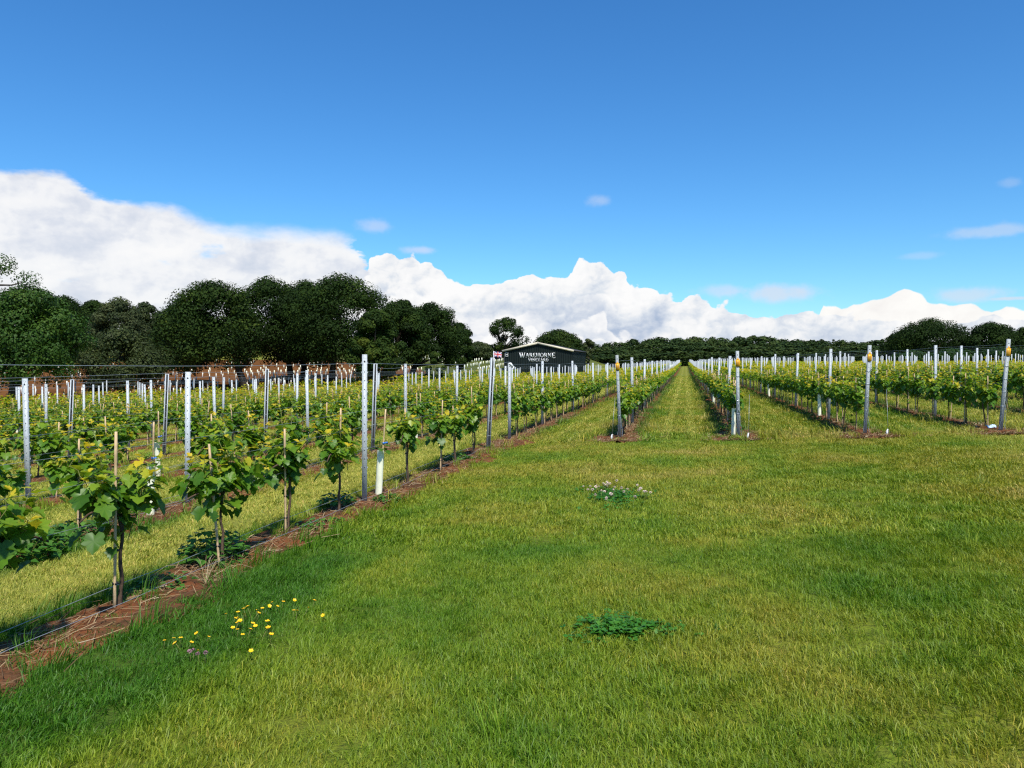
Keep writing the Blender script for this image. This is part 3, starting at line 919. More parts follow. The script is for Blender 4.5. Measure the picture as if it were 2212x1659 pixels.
def build_wires():
    for k, u, secs in ROWS:
        if not (-9 <= k <= 5): continue
        t = empty('trellis_wires', (u, secs[0][0], float(H(u, secs[0][0]))))
        t.location = (0, 0, 0)
        tag(t, f'thin steel wires strung along the {row_name(k)}', 'wires', 'trellis wires')
        for hgt, rad in ((1.765, .0019), (1.18, .0012), (.70, .0014), (.98, .0012)):
            mb = MB()
            for si, (a, b) in enumerate(secs):
                a0 = a - 3 if (k <= -2 and si == 0) else a
                vs = np.arange(a0, min(b, 70) + .01, 1.017)
                if len(vs) < 3: continue
                sag = .025 * np.abs(np.sin((vs - 2.8) / 6.1 * np.pi))
                mb.tube(np.c_[np.full(len(vs), u), vs, H(np.full(len(vs), u), vs) + hgt - sag], rad, 4, 0, False)
            link('wire', mb.mesh('wire', M_wire), t)
        if k <= -2 and k >= -4:
            mb = MB(); vs = np.arange(-1, 15, .8)
            for off, hh in ((-.10, .16), (.08, .10)):
                mb.tube(np.c_[np.full(len(vs), u + off), vs, H(np.full(len(vs), u), vs) + hh + rng.normal(0, .01, len(vs))], .0022, 4, 0, False)
            link('wire', mb.mesh('wire', M_wire), t)
        if k <= -2:                                        # top wire carried across the alley
            mb = MB(); vs = np.linspace(ALLEY0, ALLEY1, 6)
            mb.tube(np.c_[np.full(6, u), vs, H(np.full(6, u), vs) + 1.80 - .03 * np.sin(np.linspace(0, np.pi, 6))], .0025, 4, 0, False)
            link('wire', mb.mesh('wire', M_wire), t)


build_wires()

# small white insulators at the foot of the right hand end posts, and a dropped pale blue mask
for k, off in ((-1, (-.16, -.35)), (0, (.16, -.4)), (1, (.35, -.3))):
    u = ROW0 + SP * k + off[0]; v = ALLEY1 + off[1]
    mb = MB(); mb.tube(np.array([[0, 0, -.02], [.005, .01, .05], [.02, .015, .11]]), [.018, .024, .014], 8); mb.box((.03, 0, .06), (.014, .012, .09), 1)
    mb.tube(np.array([[.02, .015, .1], [.03, .1, .45], [.05, .3, .9]]), .003, 4, 2)
    o = link('wire_anchor', mb.mesh('wire_anchor', [M_white, M_dark, M_wire]), None, (u, v, float(H(u, v)) + .035))
    tag(o, f'small white wire anchor in soil, end of the {row_name(k)}', 'anchor', 'white wire anchors')

# flag on the channel post
def build_flag():
    base = Vector(FLAGPOST.location); M = FLAGPOST.rotation_euler.to_matrix()
    top = base + M @ Vector((0.02, 0, 1.80))
    t = empty('flag', top)
    tag(t, 'small union flag on a white stick above the leaning channel post', 'flag')
    mb = MB(); mb.tube(np.array([[0, 0, -.1], [0.004, 0, .215]]), .005, 8); link('flag_stick', mb.mesh('flag_stick', M_fwhite), t)
    W, Hh, nx, ny_ = .165, .105, 60, 36
    X, Z = np.meshgrid(np.linspace(0, 1, nx + 1), np.linspace(0, 1, ny_ + 1))
    wave = .012 * np.sin(X * 7 + Z * 1.5) * X
    V = np.stack([(.010 + X * W).ravel(), wave.ravel(), (.105 + Z * Hh - .02 * X).ravel()], 1)
    ca, sa = math.cos(THETA + .15), math.sin(THETA + .15)
    V = np.c_[V[:, 0] * ca - V[:, 1] * sa, V[:, 0] * sa + V[:, 1] * ca, V[:, 2]]
    mb = MB(); mb.addv(V)
    cols = [[], [], []]
    for j in range(ny_):
        for i in range(nx):
            x, y = ((i + .5) / nx) * 60 - 30, ((j + .5) / ny_) * 36 - 18
            d1 = (x * 36 - y * 60) / math.hypot(36, 60); d2 = (x * 36 + y * 60) / math.hypot(36, 60)
            c = 1
            if min(abs(d1), abs(d2)) < 3.6: c = 2
            if (-2.2 < d1 * (1 if x > 0 else -1) < 0) or (-2.2 < -d2 * (1 if x < 0 else -1) * -1 < 0 and abs(d2) < 2.2): c = 0
            if abs(x) < 6 or abs(y) < 6: c = 2
            if abs(x) < 3.6 or abs(y) < 3.6: c = 0
            a = j * (nx + 1) + i; cols[c].append([a, a + 1, a + nx + 2, a + nx + 1])
    for c in range(3): mb.faces(cols[c], c)
    link('flag_cloth', mb.mesh('flag_cloth', [M_fred, M_fblue, M_fwhite]), t)


build_flag()
mb = MB(); mb.tube(np.array([[-.03, 0, 1.80], [.02, -.02, 1.80], [.075, -.03, 1.73]]), [.02, .03, .022], 8); mb.box((.09, -.03, 1.70), (.03, .012, .08))
tag(link('white_cap', mb.mesh('white_cap', M_white), LAMPPOST), 'white plastic cap bent over the post top')

u, v = at(2142, 15.6)
mb = MB(); n = 9; X, Yv = np.meshgrid(np.linspace(-.09, .09, n), np.linspace(-.05, .05, 6))
Zv = .03 + .02 * np.sin(X * 40) + .02 * np.cos(Yv * 50) + .012 * np.sin(X * 90 + Yv * 60)
mb.addv(np.stack([X.ravel(), Yv.ravel(), Zv.ravel()], 1)); a, q = np.meshgrid(np.arange(5), np.arange(n - 1), indexing='ij'); a = a.ravel(); q = q.ravel()
mb.faces(np.stack([a * n + q, a * n + q + 1, (a + 1) * n + q + 1, (a + 1) * n + q], 1))
me = mb.mesh('litter', [M_paleblue], True)
o = link('litter', me, None, (u, v, float(H(u, v)) + .07), (R(25), 0, R(10)))
md = o.modifiers.new('thickness', 'SOLIDIFY'); md.thickness = .004
tag(o, 'crumpled pale blue and white litter lying in the grass near the rightmost end post', 'litter')

# ------------------------------------------------------------------ barn
def stroke_text(mb, text, x0, width, y0, h, big=1.0, depth=.02):
    """serif capitals drawn as thick and thin strokes, in the x-z plane"""
    TH, TN, SF = .14, .065, .05
    adv = {'W': 1.12, 'A': .86, 'R': .80, 'E': .70, 'H': .90, 'O': .88, 'N': .90, 'V': .86, 'I': .36, 'Y': .82, 'D': .86}
    scale = lambda i, ch: big if (i in (0, len(text) - 1) and big > 1) else 1.0
    total = sum(adv[ch] * scale(i, ch) for i, ch in enumerate(text)); f = width / total
    def quad(p, q, w, sx, sy, ox, oy):
        p = np.array(p, float); q = np.array(q, float)
        v = [(p[0] - w / 2, p[1]), (p[0] + w / 2, p[1]), (q[0] + w / 2, q[1]), (q[0] - w / 2, q[1])]
        poly(v, sx, sy, ox, oy)
    def poly(v, sx, sy, ox, oy):
        v = np.array([(ox + a * sx, oy + b * sy) for a, b in v]); n = len(v)
        V = np.vstack([np.c_[v[:, 0], np.full(n, -depth), v[:, 1]], np.c_[v[:, 0], np.zeros(n), v[:, 1]]])
        i = mb.addv(V); q = np.arange(n); q2 = (q + 1) % n
        mb.faces([q + i], 0); mb.faces(np.stack([q, q + n, q2 + n, q2], 1) + i, 0)
    x = x0
    for i, ch in enumerate(text):
        s = scale(i, ch); sx, sy = f * s, h * s; ox, oy = x, y0 - (h * (s - 1) * .75 if s > 1 else 0)
        w = adv[ch]
        def st(xx, a=0, b=1, th=TH): quad((xx, a), (xx, b), th, sx, sy, ox, oy)
        def hb(xa, xb, yy, th=TN): poly([(xa, yy - th / 2), (xb, yy - th / 2), (xb, yy + th / 2), (xa, yy + th / 2)], sx, sy, ox, oy)
        def sf(xx, yy, wd=.26): hb(xx - wd / 2, xx + wd / 2, yy, SF)
        def arc(cx_, cy_, rx, ry, a0, a1, t0=TN, t1=TH):
            aa = np.linspace(a0, a1, 14)
            for p_, q_ in zip(aa[:-1], aa[1:]):
                k_ = lambda g: t0 + (t1 - t0) * abs(math.cos(g))
                poly([(cx_ + rx * math.cos(p_), cy_ + ry * math.sin(p_)), (cx_ + rx * math.cos(q_), cy_ + ry * math.sin(q_)),
                      (cx_ + (rx - k_(q_)) * math.cos(q_), cy_ + (ry - t0) * math.sin(q_)), (cx_ + (rx - k_(p_)) * math.cos(p_), cy_ + (ry - t0) * math.sin(p_))][::1], sx, sy, ox, oy)
        if ch == 'W':
            quad((.12, 1), (.34, 0), TH, sx, sy, ox, oy); quad((.56, .95), (.36, 0), TN, sx, sy, ox, oy); quad((.54, 1), (.76, 0), TH, sx, sy, ox, oy); quad((1.0, 1), (.78, 0), TN, sx, sy, ox, oy)
            sf(.12, 1); sf(.54, 1); sf(1.0, 1, .2)
        if ch in 'V':
            quad((.13, 1), (.42, 0), TH, sx, sy, ox, oy); quad((.74, 1), (.45, 0), TN, sx, sy, ox, oy); sf(.13, 1); sf(.74, 1, .22)
        if ch == 'A':
            quad((.12, 0), (.40, 1), TN, sx, sy, ox, oy); quad((.72, 0), (.44, 1), TH, sx, sy, ox, oy); hb(.24, .6, .36); sf(.12, 0, .22); sf(.72, 0)
        if ch == 'R':
            st(.18); sf(.18, 0); sf(.12, 1, .16); arc(.30, .74, .34, .26, -math.pi / 2, math.pi / 2); hb(.18, .32, .965); hb(.18, .32, .515); quad((.42, .5), (.70, 0), TH, sx, sy, ox, oy); sf(.72, 0, .16)
        if ch == 'E':
            st(.18); hb(.06, .58, .965); hb(.06, .62, .035); hb(.18, .48, .51); st(.57, .8, 1, .05); st(.61, 0, .22, .05); st(.47, .42, .6, .05)
        if ch == 'H':
            st(.18); st(.70); hb(.18, .70, .5)
            for xx in (.18, .70): sf(xx, 0); sf(xx, 1)
        if ch == 'O': arc(.44, .5, .38, .52, 0, 2 * math.pi)
        if ch == 'N':
            st(.16, 0, 1, TN); st(.74, 0, 1, TN); quad((.16, 1), (.74, 0), TH, sx, sy, ox, oy); sf(.16, 0, .22); sf(.12, 1, .18); sf(.74, 1, .22)
        if ch == 'I': st(.18); sf(.18, 0); sf(.18, 1)
        if ch == 'Y':
            st(.40, 0, .48); quad((.10, 1), (.40, .45), TH, sx, sy, ox, oy); quad((.70, 1), (.42, .45), TN, sx, sy, ox, oy); sf(.10, 1); sf(.70, 1, .22); sf(.40, 0)
        if ch == 'D':
            st(.18); hb(.06, .38, .965); hb(.06, .38, .035); arc(.36, .5, .42, .5, -math.pi / 2, math.pi / 2)
        x += w * sx


def build_barn():
    # front right corner at the column and distance seen in the photograph; front faces -Y
    ur, vr = at(1236, 110.0)
    W, L = 10.0, 15.0
    ul = ur - W
    zg = float(min(H(ur, vr), H(ul, vr), H(ul, vr + L))) - .1
    eave, ridge = 1.65 + 27.3 / FPX * 110 - zg, 1.65 + 44.0 / FPX * 110 - zg
    b = empty('barn', (ul, vr, zg))
    tag(b, 'dark green corrugated barn with cream gable boards and white vineyard lettering', 'barn')
    f = MB()
    # corrugated gable wall: trapezoid ribs
    pitch = .33; xs = []
    x = 0.0
    while x < W - 1e-6:
        for dx, yy in ((0, 0), (.17, 0), (.20, -.045), (.30, -.045)): xs.append((min(x + dx, W), yy))
        x += pitch
    xs.append((W, 0))
    top = lambda x: eave + (ridge - eave) * (1 - abs(x - W / 2) / (W / 2)) - .02
    n = len(xs); X = np.array([p[0] for p in xs]); Yy = np.array([p[1] for p in xs]); T = np.array([top(p) for p in X])
    i = f.addv(np.vstack([np.c_[X, Yy, np.zeros(n)], np.c_[X, Yy, T]])); q = np.arange(n - 1)
    f.faces(np.stack([q, q + 1, q + 1 + n, q + n], 1) + i)
    link('front_wall', f.mesh('front_wall', M_barn), b)
    s = MB(); ys = []
    y = 0.0
    while y < L - 1e-6:
        for dy, xx in ((0, 0), (.17, 0), (.20, .04), (.30, .04)): ys.append((min(y + dy, L), xx))
        y += pitch
    ys.append((L, 0)); n = len(ys); Yv = np.array([p[0] for p in ys]); Xv = np.array([p[1] for p in ys])
    for side in (1, -1):
        xx = (W + Xv) if side > 0 else -Xv
        i = s.addv(np.vstack([np.c_[xx, Yv, np.zeros(n)], np.c_[xx, Yv, np.full(n, eave)]])); q = np.arange(n - 1)
        s.faces(np.stack([q, q + 1, q + 1 + n, q + n], 1) + i)
    i = s.addv([[0, L, 0], [W, L, 0], [W, L, eave], [W / 2, L, ridge], [0, L, eave]]); s.faces([[i + 4, i + 3, i + 2, i + 1, i]])
    link('side_wall', s.mesh('side_wall', M_barn), b)
    r = MB(); th = .08
    sl_ = math.atan2(ridge - eave, W / 2); ln = math.hypot(ridge - eave, W / 2) + .25
    for sg in (-1, 1):
        cx_ = W / 2 + sg * (ln / 2 * math.cos(sl_)); cz = ridge + .06 - ln / 2 * math.sin(sl_)
        r.box((cx_, L / 2 - .05, cz), (ln, L + .3, th), 0, Euler((0, sg * sl_, 0)).to_matrix().to_4x4())
    link('roof', r.mesh('roof', M_barnroof), b)
    for sg in (-1, 1):
        c = MB(); cx_ = W / 2 + sg * (ln / 2 * math.cos(sl_)); cz = ridge + .03 - ln / 2 * math.sin(sl_)
        c.box((cx_, -.26, cz), (ln, .06, .27), 0, Euler((0, sg * sl_, 0)).to_matrix().to_4x4())
        link('gable_board', c.mesh('gable_board', M_cream), b)
    t = MB(); stroke_text(t, 'WAREHORNE', 2.24, 5.36, ridge - 2.02, .60, 1.28, .03)
    o = link('lettering', t.mesh('lettering', M_letter), b, (0, -.055, 0)); o['label'] = 'white capitals reading WAREHORNE'
    t = MB(); stroke_text(t, 'VINEYARD', 3.60, 2.98, ridge - 2.62, .42, 1.0, .03)
    o = link('lettering', t.mesh('lettering', M_letter), b, (0, -.055, 0)); o['label'] = 'smaller white capitals reading VINEYARD'
    w = MB()
    for zz in (0, .30):
        w.box((.40, -.09, eave - .38 - zz + .14), (.42, .05, .04)); w.box((.40, -.09, eave - .38 - zz - .12), (.42, .05, .04)); w.box((.20, -.09, eave - .38 - zz), (.035, .05, .22)); w.box((.60, -.09, eave - .38 - zz), (.035, .05, .22))
        w.box((.40, -.08, eave - .38 - zz), (.36, .04, .21), 1)
    link('floodlight', w.mesh('floodlight', [M_white, M_dark]), b)
    h = MB(); h.box((1.55, -.08, 1.55 + .0), (.72, .05, .05), 0); h.box((1.21, -.08, 1.20), (.05, .05, .65), 0); h.box((1.89, -.08, 1.20), (.05, .05, .65), 0); h.box((1.55, -.07, 1.2), (.62, .03, .62), 1)
    link('hatch', h.mesh('hatch', [M_barnroof, M_dark]), b)
    d = MB(); d.tube(np.array([[.05, -.09, 0], [.05, -.09, eave - .1]]), .05, 8); link('drainpipe', d.mesh('drainpipe', M_dark), b)


build_barn()

# ------------------------------------------------------------------ trees
def crown_mesh(r, Hh, W, D, base, n_cl, n_leaf, leaf, cl=(.10, .17), flat=.75, mat=M_oak, tint0=.35, tvar=.16, shell=.35, peak=.35):
    """crown of many leaf faces gathered in clumps spread through an uneven dome; returns mesh and clump centres"""
    mb = MB(); C = []
    zb = Hh * base
    while len(C) < n_cl:
        t = r.random() ** .85
        prof = max(0, 1 - ((t - peak) / (1 - peak)) ** 2.4) ** .5 if t > peak else (.80 + .20 * t / peak)
        th = r.uniform(0, 2 * math.pi); rr = r.uniform(shell, 1.0) ** .42 * prof * r.uniform(.88, 1.06)
        cr = r.uniform(*cl) * W
        rad = max(rr * .5 - .0, 0)
        c = np.array([math.cos(th) * max(rad * W * 1.04 - cr * .45, 0), math.sin(th) * max(rad * D * 1.04 - cr * .45, 0), zb + cr * .45 + t * (Hh - zb - cr * 1.15)])
        C.append((c, cr))
    per = max(6, n_leaf // n_cl)
    for c, cr in C:
        n = int(per * r.uniform(.75, 1.25))
        d = r.normal(0, 1, (n, 3)); d /= np.linalg.norm(d, axis=1)[:, None]
        rad = cr * r.uniform(.45, 1.12, n) ** .7
        pos = c + d * rad[:, None] * np.array([1, 1, flat])
        nor = d * 1.1 + r.normal(0, .34, (n, 3)) + np.array([0, 0, .3]); nor /= np.linalg.norm(nor, axis=1)[:, None]
        a = np.cross(nor, r.normal(0, 1, (n, 3))); a /= np.linalg.norm(a, axis=1)[:, None]; b = np.cross(nor, a)
        s = leaf * r.uniform(.6, 1.35, n)
        K = np.array([(-.9, 0, 0), (0, -.5, .12), (1.0, .05, 0), (.05, .55, .12)]) * .5
        V = pos[:, None, :] + s[:, None, None] * (K[None, :, 0, None] * a[:, None, :] + K[None, :, 1, None] * b[:, None, :] + K[None, :, 2, None] * nor[:, None, :])
        i = mb.addv(V.reshape(-1, 3))
        mb.faces(np.arange(4 * n).reshape(n, 4) + i, 0, np.clip(tint0 + r.normal(0, tvar) + r.normal(0, .09, n), 0, 1))
    return mb, C


def trunk_mesh(r, Hh, base, C, tr, n_limb=7, tx=0.0, ty=0.0):
    mb = MB()
    zt = Hh * base + .25 * (Hh * (1 - base))
    zz = np.linspace(-.3, zt, 7)
    px = tx * (1 - .35 * np.clip(zz / zt, 0, 1)) + np.cumsum(r.normal(0, .05, 7)); py = ty * (1 - zz / zt) + np.cumsum(r.normal(0, .05, 7))
    mb.tube(np.c_[px, py, zz], tr * (1.0 - .45 * np.clip(zz / zt, 0, 1)) + tr * .5 * np.exp(-np.clip(zz, 0, 9) * 2.0), 9)
    o = np.array([px[-1], py[-1], zt]); lo = np.array([px[3], py[3], zz[3]])
    for c, cr in random.Random(int(r.integers(1e6))).sample(C, min(n_limb, len(C))):
        s0 = o if r.random() < .6 else lo
        m1 = s0 * .6 + c * .4 + r.normal(0, .06, 3) * Hh * .3; m2 = s0 * .25 + c * .75 + r.normal(0, .03, 3) * Hh * .2
        mb.tube(np.array([s0, m1, m2, c]), np.array([.42, .26, .15, .05]) * tr, 6)
    return mb.mesh('trunk', M_trunk, True)


DENS = (1.7, 3.6, .76, 1.05)


def tree(name, px, d, top, wpx, label, cat='tree', seed=0, base=.16, mat=None, trunk_px=None, n_cl=60, n_leaf=8000, leaf=.34, depth=None, group=None, tr=.35, cl=(.10, .17), tint0=.35, tvar=.16, shell=.3, peak=.35, n_limb=7, ground_px=None):
    r = np.random.default_rng(1000 + seed)
    n_cl, n_leaf, leaf = int(n_cl * DENS[0]), int(n_leaf * DENS[1]), leaf * DENS[2]
    cl = (cl[0] * DENS[3], cl[1] * DENS[3])
    u, v = at(px, d); z = float(H(u, v))
    Hh = EYE + (785 - top) / FPX * d - z
    W = wpx / FPX * d
    o = empty(name, (u, v, z), THETA)
    tag(o, label, cat, group)
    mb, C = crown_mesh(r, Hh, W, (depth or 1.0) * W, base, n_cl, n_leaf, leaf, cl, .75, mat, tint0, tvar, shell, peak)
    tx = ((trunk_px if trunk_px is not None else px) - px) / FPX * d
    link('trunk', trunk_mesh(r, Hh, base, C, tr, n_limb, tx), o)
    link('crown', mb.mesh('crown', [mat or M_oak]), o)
    return o


OG = 'big dark oaks standing beyond the vines'
tree('oak_tree', 462, 72, 602, 225, 'broad dark oak, leftmost of the clump, low branches over the brown field', seed=1, trunk_px=533, base=.17, group=OG, n_cl=75, n_leaf=9000)
tree('oak_tree', 585, 80, 597, 190, 'dark oak with sky showing through its ragged top, second in the clump', seed=2, trunk_px=633, base=.17, group=OG, n_cl=60, shell=.5)
tree('oak_tree', 735, 76, 589, 235, 'tallest dark oak in the middle of the clump with bare dead branches', seed=3, trunk_px=713, base=.17, group=OG, n_cl=80, n_leaf=10000)
tree('oak_tree', 812, 68, 668, 120, 'sunlit-tinted lower oak crown in front of the tallest oak', seed=4, trunk_px=798, base=.17, group=OG, tint0=.62, n_cl=42, n_leaf=6000)  # lighter leaf tint puts sunlight on these lower branches into their colour
tree('oak_tree', 866, 80, 646, 130, 'dark oak right of the tallest one, leaning trunk', seed=5, trunk_px=838, base=.17, group=OG, n_cl=50)
tree('oak_tree', 932, 86, 652, 150, 'rounded dark oak near the right end of the clump', seed=6, trunk_px=890, base=.17, group=OG, n_cl=60)
tree('oak_tree', 992, 92, 697, 68, 'small dark oak at the right end of the clump', seed=7, trunk_px=985, base=.15, group=OG, n_cl=34, n_leaf=4500)
tree('oak_tree', 655, 86, 603, 170, 'dark oak filling the gap behind the tallest one', seed=15, base=.18, group=OG, n_cl=60)
tree('oak_tree', 400, 80, 650, 130, 'lower dark oak at the left edge of the clump', seed=16, base=.15, group=OG, n_cl=50)
tree('bush', 940, 74, 757, 46, 'small dark bush at the edge of the grass below the oaks', 'bush', seed=8, base=.02, n_cl=16, n_leaf=1800, leaf=.25, tr=.08, tint0=.45)
tree('sparse_tree', 1093, 132, 684, 92, 'airy tree with gaps in its crown left of the barn', seed=9, trunk_px=1078, base=.24, n_cl=20, n_leaf=2000, leaf=.42, cl=(.09, .15), tr=.34, n_limb=16, tint0=.5, shell=.25)
tree('oak_tree', 1205, 148, 711, 108, 'round dark oak rising behind the barn roof', seed=10, base=.1, n_cl=50, n_leaf=6500, leaf=.5)
tree('pale_tree', 1270, 190, 731, 36, 'small pale green tree right of the round oak behind the barn', seed=11, base=.1, mat=M_pale, n_cl=20, n_leaf=1800, leaf=.5)
# left edge
tree('ash_tree', 62, 50, 612, 235, 'bright green leafy tree at the left edge with a dark trunk', seed=12, trunk_px=22, base=.2, mat=M_oak_b, n_cl=80, n_leaf=11000, leaf=.26, tr=.32, tint0=.42)
tree('ash_tree', -78, 48, 520, 260, 'tall tree at the left edge reaching one feathery branch into view', seed=13, base=.55, mat=M_oak_b, n_cl=17, n_leaf=2600, leaf=.2, cl=(.07, .12), tr=.3, tint0=.6, shell=.5, n_limb=22)
tree('field_tree', 262, 62, 706, 178, 'small spreading olive green tree standing in the brown field', seed=14, base=.10, mat=M_olive, n_cl=60, n_leaf=7500, leaf=.27, tr=.25, tint0=.4)
WG = 'trees of the wood behind the brown field'
for i, (px, d, top, w, lab, mt, t0) in enumerate([
        (-140, 118, 640, 200, 'dark woodland tree behind the left edge trees, mostly out of frame', M_oak, .3),
        (30, 122, 640, 170, 'dark woodland tree directly behind the bright green tree', M_oak, .3),
        (135, 118, 634, 120, 'dark woodland tree right of the bright green tree', M_oak, .3),
        (205, 124, 648, 90, 'dark narrow woodland tree left of the pale-topped one', M_oak, .35),
        (258, 112, 640, 120, 'olive woodland tree with a pale, half-bare top', M_pale, .2),
        (315, 120, 652, 90, 'dark woodland tree right of the pale-topped one', M_olive, .25),
        (372, 128, 664, 100, 'dark woodland tree just left of the oak clump', M_oak, .25),
        (440, 135, 672, 120, 'dark woodland tree behind the leftmost oak', M_oak, .2),
        (180, 108, 720, 130, 'low dark woodland tree below the pale-topped one', M_oak, .4),
        (330, 112, 728, 120, 'low dark woodland tree behind the olive field tree', M_oak, .3),
        (40, 104, 740, 160, 'low shadowy woodland tree behind the left trunk', M_oak, .3)]):
    tree('woodland_tree', px, d, top, w, lab, seed=30 + i, base=.06, mat=mt, n_cl=46, n_leaf=5500, leaf=.45, group=WG, tint0=t0)
RG = 'round oaks beyond the right hand rows'
for i, (px, d, top, w, lab) in enumerate([
        (1948, 140, 716, 84, 'smaller dark oak left of the round oak on the right'), (2014, 132, 686, 172, 'large round dark oak above the right hand rows'),
        (2140, 124, 694, 120, 'dark oak with a ragged top near the right edge'), (2222, 122, 704, 110, 'dark oak cut by the right edge')]):
    tree('oak_tree', px, d, top, w, lab, seed=50 + i, base=.08, n_cl=60, n_leaf=7500, leaf=.42, group=RG, tint0=.3)
for i, (px, d, top, w) in enumerate([(2060, 118, 752, 110), (2170, 112, 748, 120), (1975, 122, 756, 90), (2260, 108, 745, 110)]):
    tree('hedge_tree', px, d, top, w, ['low bushy tree under the round oak', 'low bushy tree below the ragged oak', 'low bushy tree left of the round oak', 'low bushy tree cut by the right edge'][i], seed=60 + i, base=.02, mat=M_oak_b, n_cl=40, n_leaf=4200, leaf=.4, group='hedge trees at the end of the right hand rows', tint0=.15)
for i, (px, d, top, w) in enumerate([(1035, 128, 738, 70), (1120, 135, 742, 110)]):
    tree('scrub_tree', px, d, top, w, ['olive scrub tree between the oak clump and the airy tree', 'olive scrub tree behind the left corner of the barn'][i], seed=70 + i, base=.04, mat=M_olive, n_cl=30, n_leaf=3500, leaf=.5, group='scrub trees behind the barn')
for i, (px, d, top, w) in enumerate([(1772, 300, 732, 26), (1800, 300, 733, 14), (1905, 290, 732, 16)]):
    tree('hilltop_tree', px, d, top, w, ['widest small tree standing above the far wood', 'narrow small tree standing above the far wood', 'small tree above the far wood, beside the round oaks'][i], seed=80 + i, base=.35, mat=M_olive, n_cl=12, n_leaf=500, leaf=.8, tr=.2)


def build_wood():
    """the far wood reads as one mass: many small crowns in ranks"""
    r = np.random.default_rng(77); V_all = MB()
    protos = []
    for i in range(6):
        mb, C = crown_mesh(np.random.default_rng(900 + i), 1.0, 1.0, 1.0, .0, 40, 1700, .085, (.12, .19), .75, None, .5, .14, .1)
        V = np.vstack(mb.V); F = np.vstack([f for f, _, _ in mb.F]); T = np.concatenate([t for _, _, t in mb.F]); protos.append((V, F, T))
    tops = [(900, 748), (1270, 747), (1320, 741), (1400, 732), (1480, 728), (1560, 730), (1620, 726), (1700, 733), (1760, 735), (1830, 742), (1900, 738), (2000, 738), (2300, 734), (2700, 732)]
    for rank, (d0, frac) in enumerate(((232, .42), (244, .62), (258, .82), (275, 1.0))):
        px = 900.0
        while px < 2650:
            w = r.uniform(36, 74) * 240 / d0 * (1 + (px > 2100) * .3)
            d = d0 + r.uniform(-5, 5)
            if px < 1290: d += 25
            if px > 1850: d -= 30
            u, v = at(px, d); z = float(H(u, v))
            top = 785 - (785 - np.interp(px, *zip(*tops))) * frac + r.normal(0, 1.8)
            hh = EYE + (785 - top) / FPX * d - z + .4
            W = w / FPX * d * 1.6
            V, F, T = protos[int(r.integers(6))]
            a = r.uniform(0, 6.28); ca, sa = math.cos(a), math.sin(a)
            P = np.c_[(V[:, 0] * ca - V[:, 1] * sa) * W + u, (V[:, 0] * sa + V[:, 1] * ca) * W + v, V[:, 2] * hh + z]
            V_all.add(P, F, 0, np.clip(T + r.normal(0, .16), 0, 1))
            px += w * .62
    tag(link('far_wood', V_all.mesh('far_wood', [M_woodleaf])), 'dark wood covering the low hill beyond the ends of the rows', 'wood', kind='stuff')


build_wood()

# dead branches in the tallest oak are thin pale limbs
# dark poles at the field edge
for i, (px, d, h, lab) in enumerate([(421, 92, 2.6, 'thin dark wooden pole in the brown field left of the oaks'), (969, 90, 2.3, 'dark wooden post in the grass right of the oak clump')]):
    u, v = at(px, d); mb = MB(); mb.tube(np.array([[0, 0, -.2], [.01, 0, h * .5], [0, 0.02, h]]), [.10, .09, .08], 8); mb.box((0, 0, h - .25), (.5 if i == 0 else .12, .06, .08))
    tag(link('wooden_pole', mb.mesh('wooden_pole', M_pole), None, (u, v, float(H(u, v)))), lab, 'pole')

# ------------------------------------------------------------------ plant guards
def build_guards():
    r = np.random.default_rng(9)
    g = MB(); a = np.linspace(0, 2 * np.pi, 6, endpoint=False)
    g.tube(np.array([[0, 0, -.03], [.004, 0, .3], [0, 0, .58]]), [.055, .052, .056], 7)
    g.tube(np.array([[.05, .03, 0], [.06, .03, .82]]), .011, 4, 1)
    me = g.mesh('plant_guard', [M_guard, M_cane])
    pts = []
    for u in np.arange(-110, -22, 2.5):
        for v in np.arange(36, 128, 1.25):
            uu, vv = u + r.normal(0, .06), v + r.normal(0, .08)
            d, px = depth_px(uu, vv)
            if d < 5 or px < -60 or px > 925: continue
            if not (np.interp(px, *zip(*PL_NEAR)) + 1.5 < d < np.interp(px, *zip(*PL_FAR)) - 2): continue
            keep = .85 if px > 520 else .65
            if d > 100: keep *= .4
            if r.random() > keep: continue
            pts.append((d, uu, vv))
    pts.sort()
    side = lambda px: 'left of the field tree' if px < 180 else ('behind the field tree' if px < 345 else ('between the field tree and the oaks' if px < 480 else 'under and beside the oaks'))
    for i, (d, u, v) in enumerate(pts[:300]):
        o = link('plant_guard', me, None, (u, v, float(H(u, v)) + .03), (r.normal(0, .06), r.normal(0, .06), r.uniform(0, 6)))
        o.scale = (1, 1, r.uniform(.8, 1.2))
        _, px = depth_px(u, v)
        tag(o, f'white plant guard standing in the brown field, {side(px)}', 'plant guard', f'white guards in the brown field, {side(px)}')
    mb = MB()
    def add(u, v, h=.56, w=.1):
        M = Euler((r.normal(0, .07), r.normal(0, .07), r.uniform(0, 3))).to_matrix().to_4x4()
        mb.box((u, v, float(H(u, v)) + h / 2), (w, w, h), 0, M)
    for d, u, v in pts[300:]: add(u, v)
    # newly planted rows on the grassy rise behind the oaks, and right of the barn
    for u in np.arange(-75, -27, 2.5):
        for v in np.arange(96, 172, 1.25):
            d, px = depth_px(u, v)
            if px > 1100 or px < 770 or d < np.interp(px, [770, 900, 960, 1000, 1100], [140, 130, 112, 106, 100]): continue
            if r.random() < .9: add(u + r.normal(0, .08), v, .52, .10)
    for u in np.arange(-14, -2.4, 1.25):
        for v in np.arange(128, 216, 1.4):
            if r.random() < .5: add(u + r.normal(0, .1), v, .9, .09)
    tag(link('distant_guards', mb.mesh('distant_guards', M_tube)), 'dense rows of white plant guards on the far slopes', 'plant guards', kind='stuff')


build_guards()

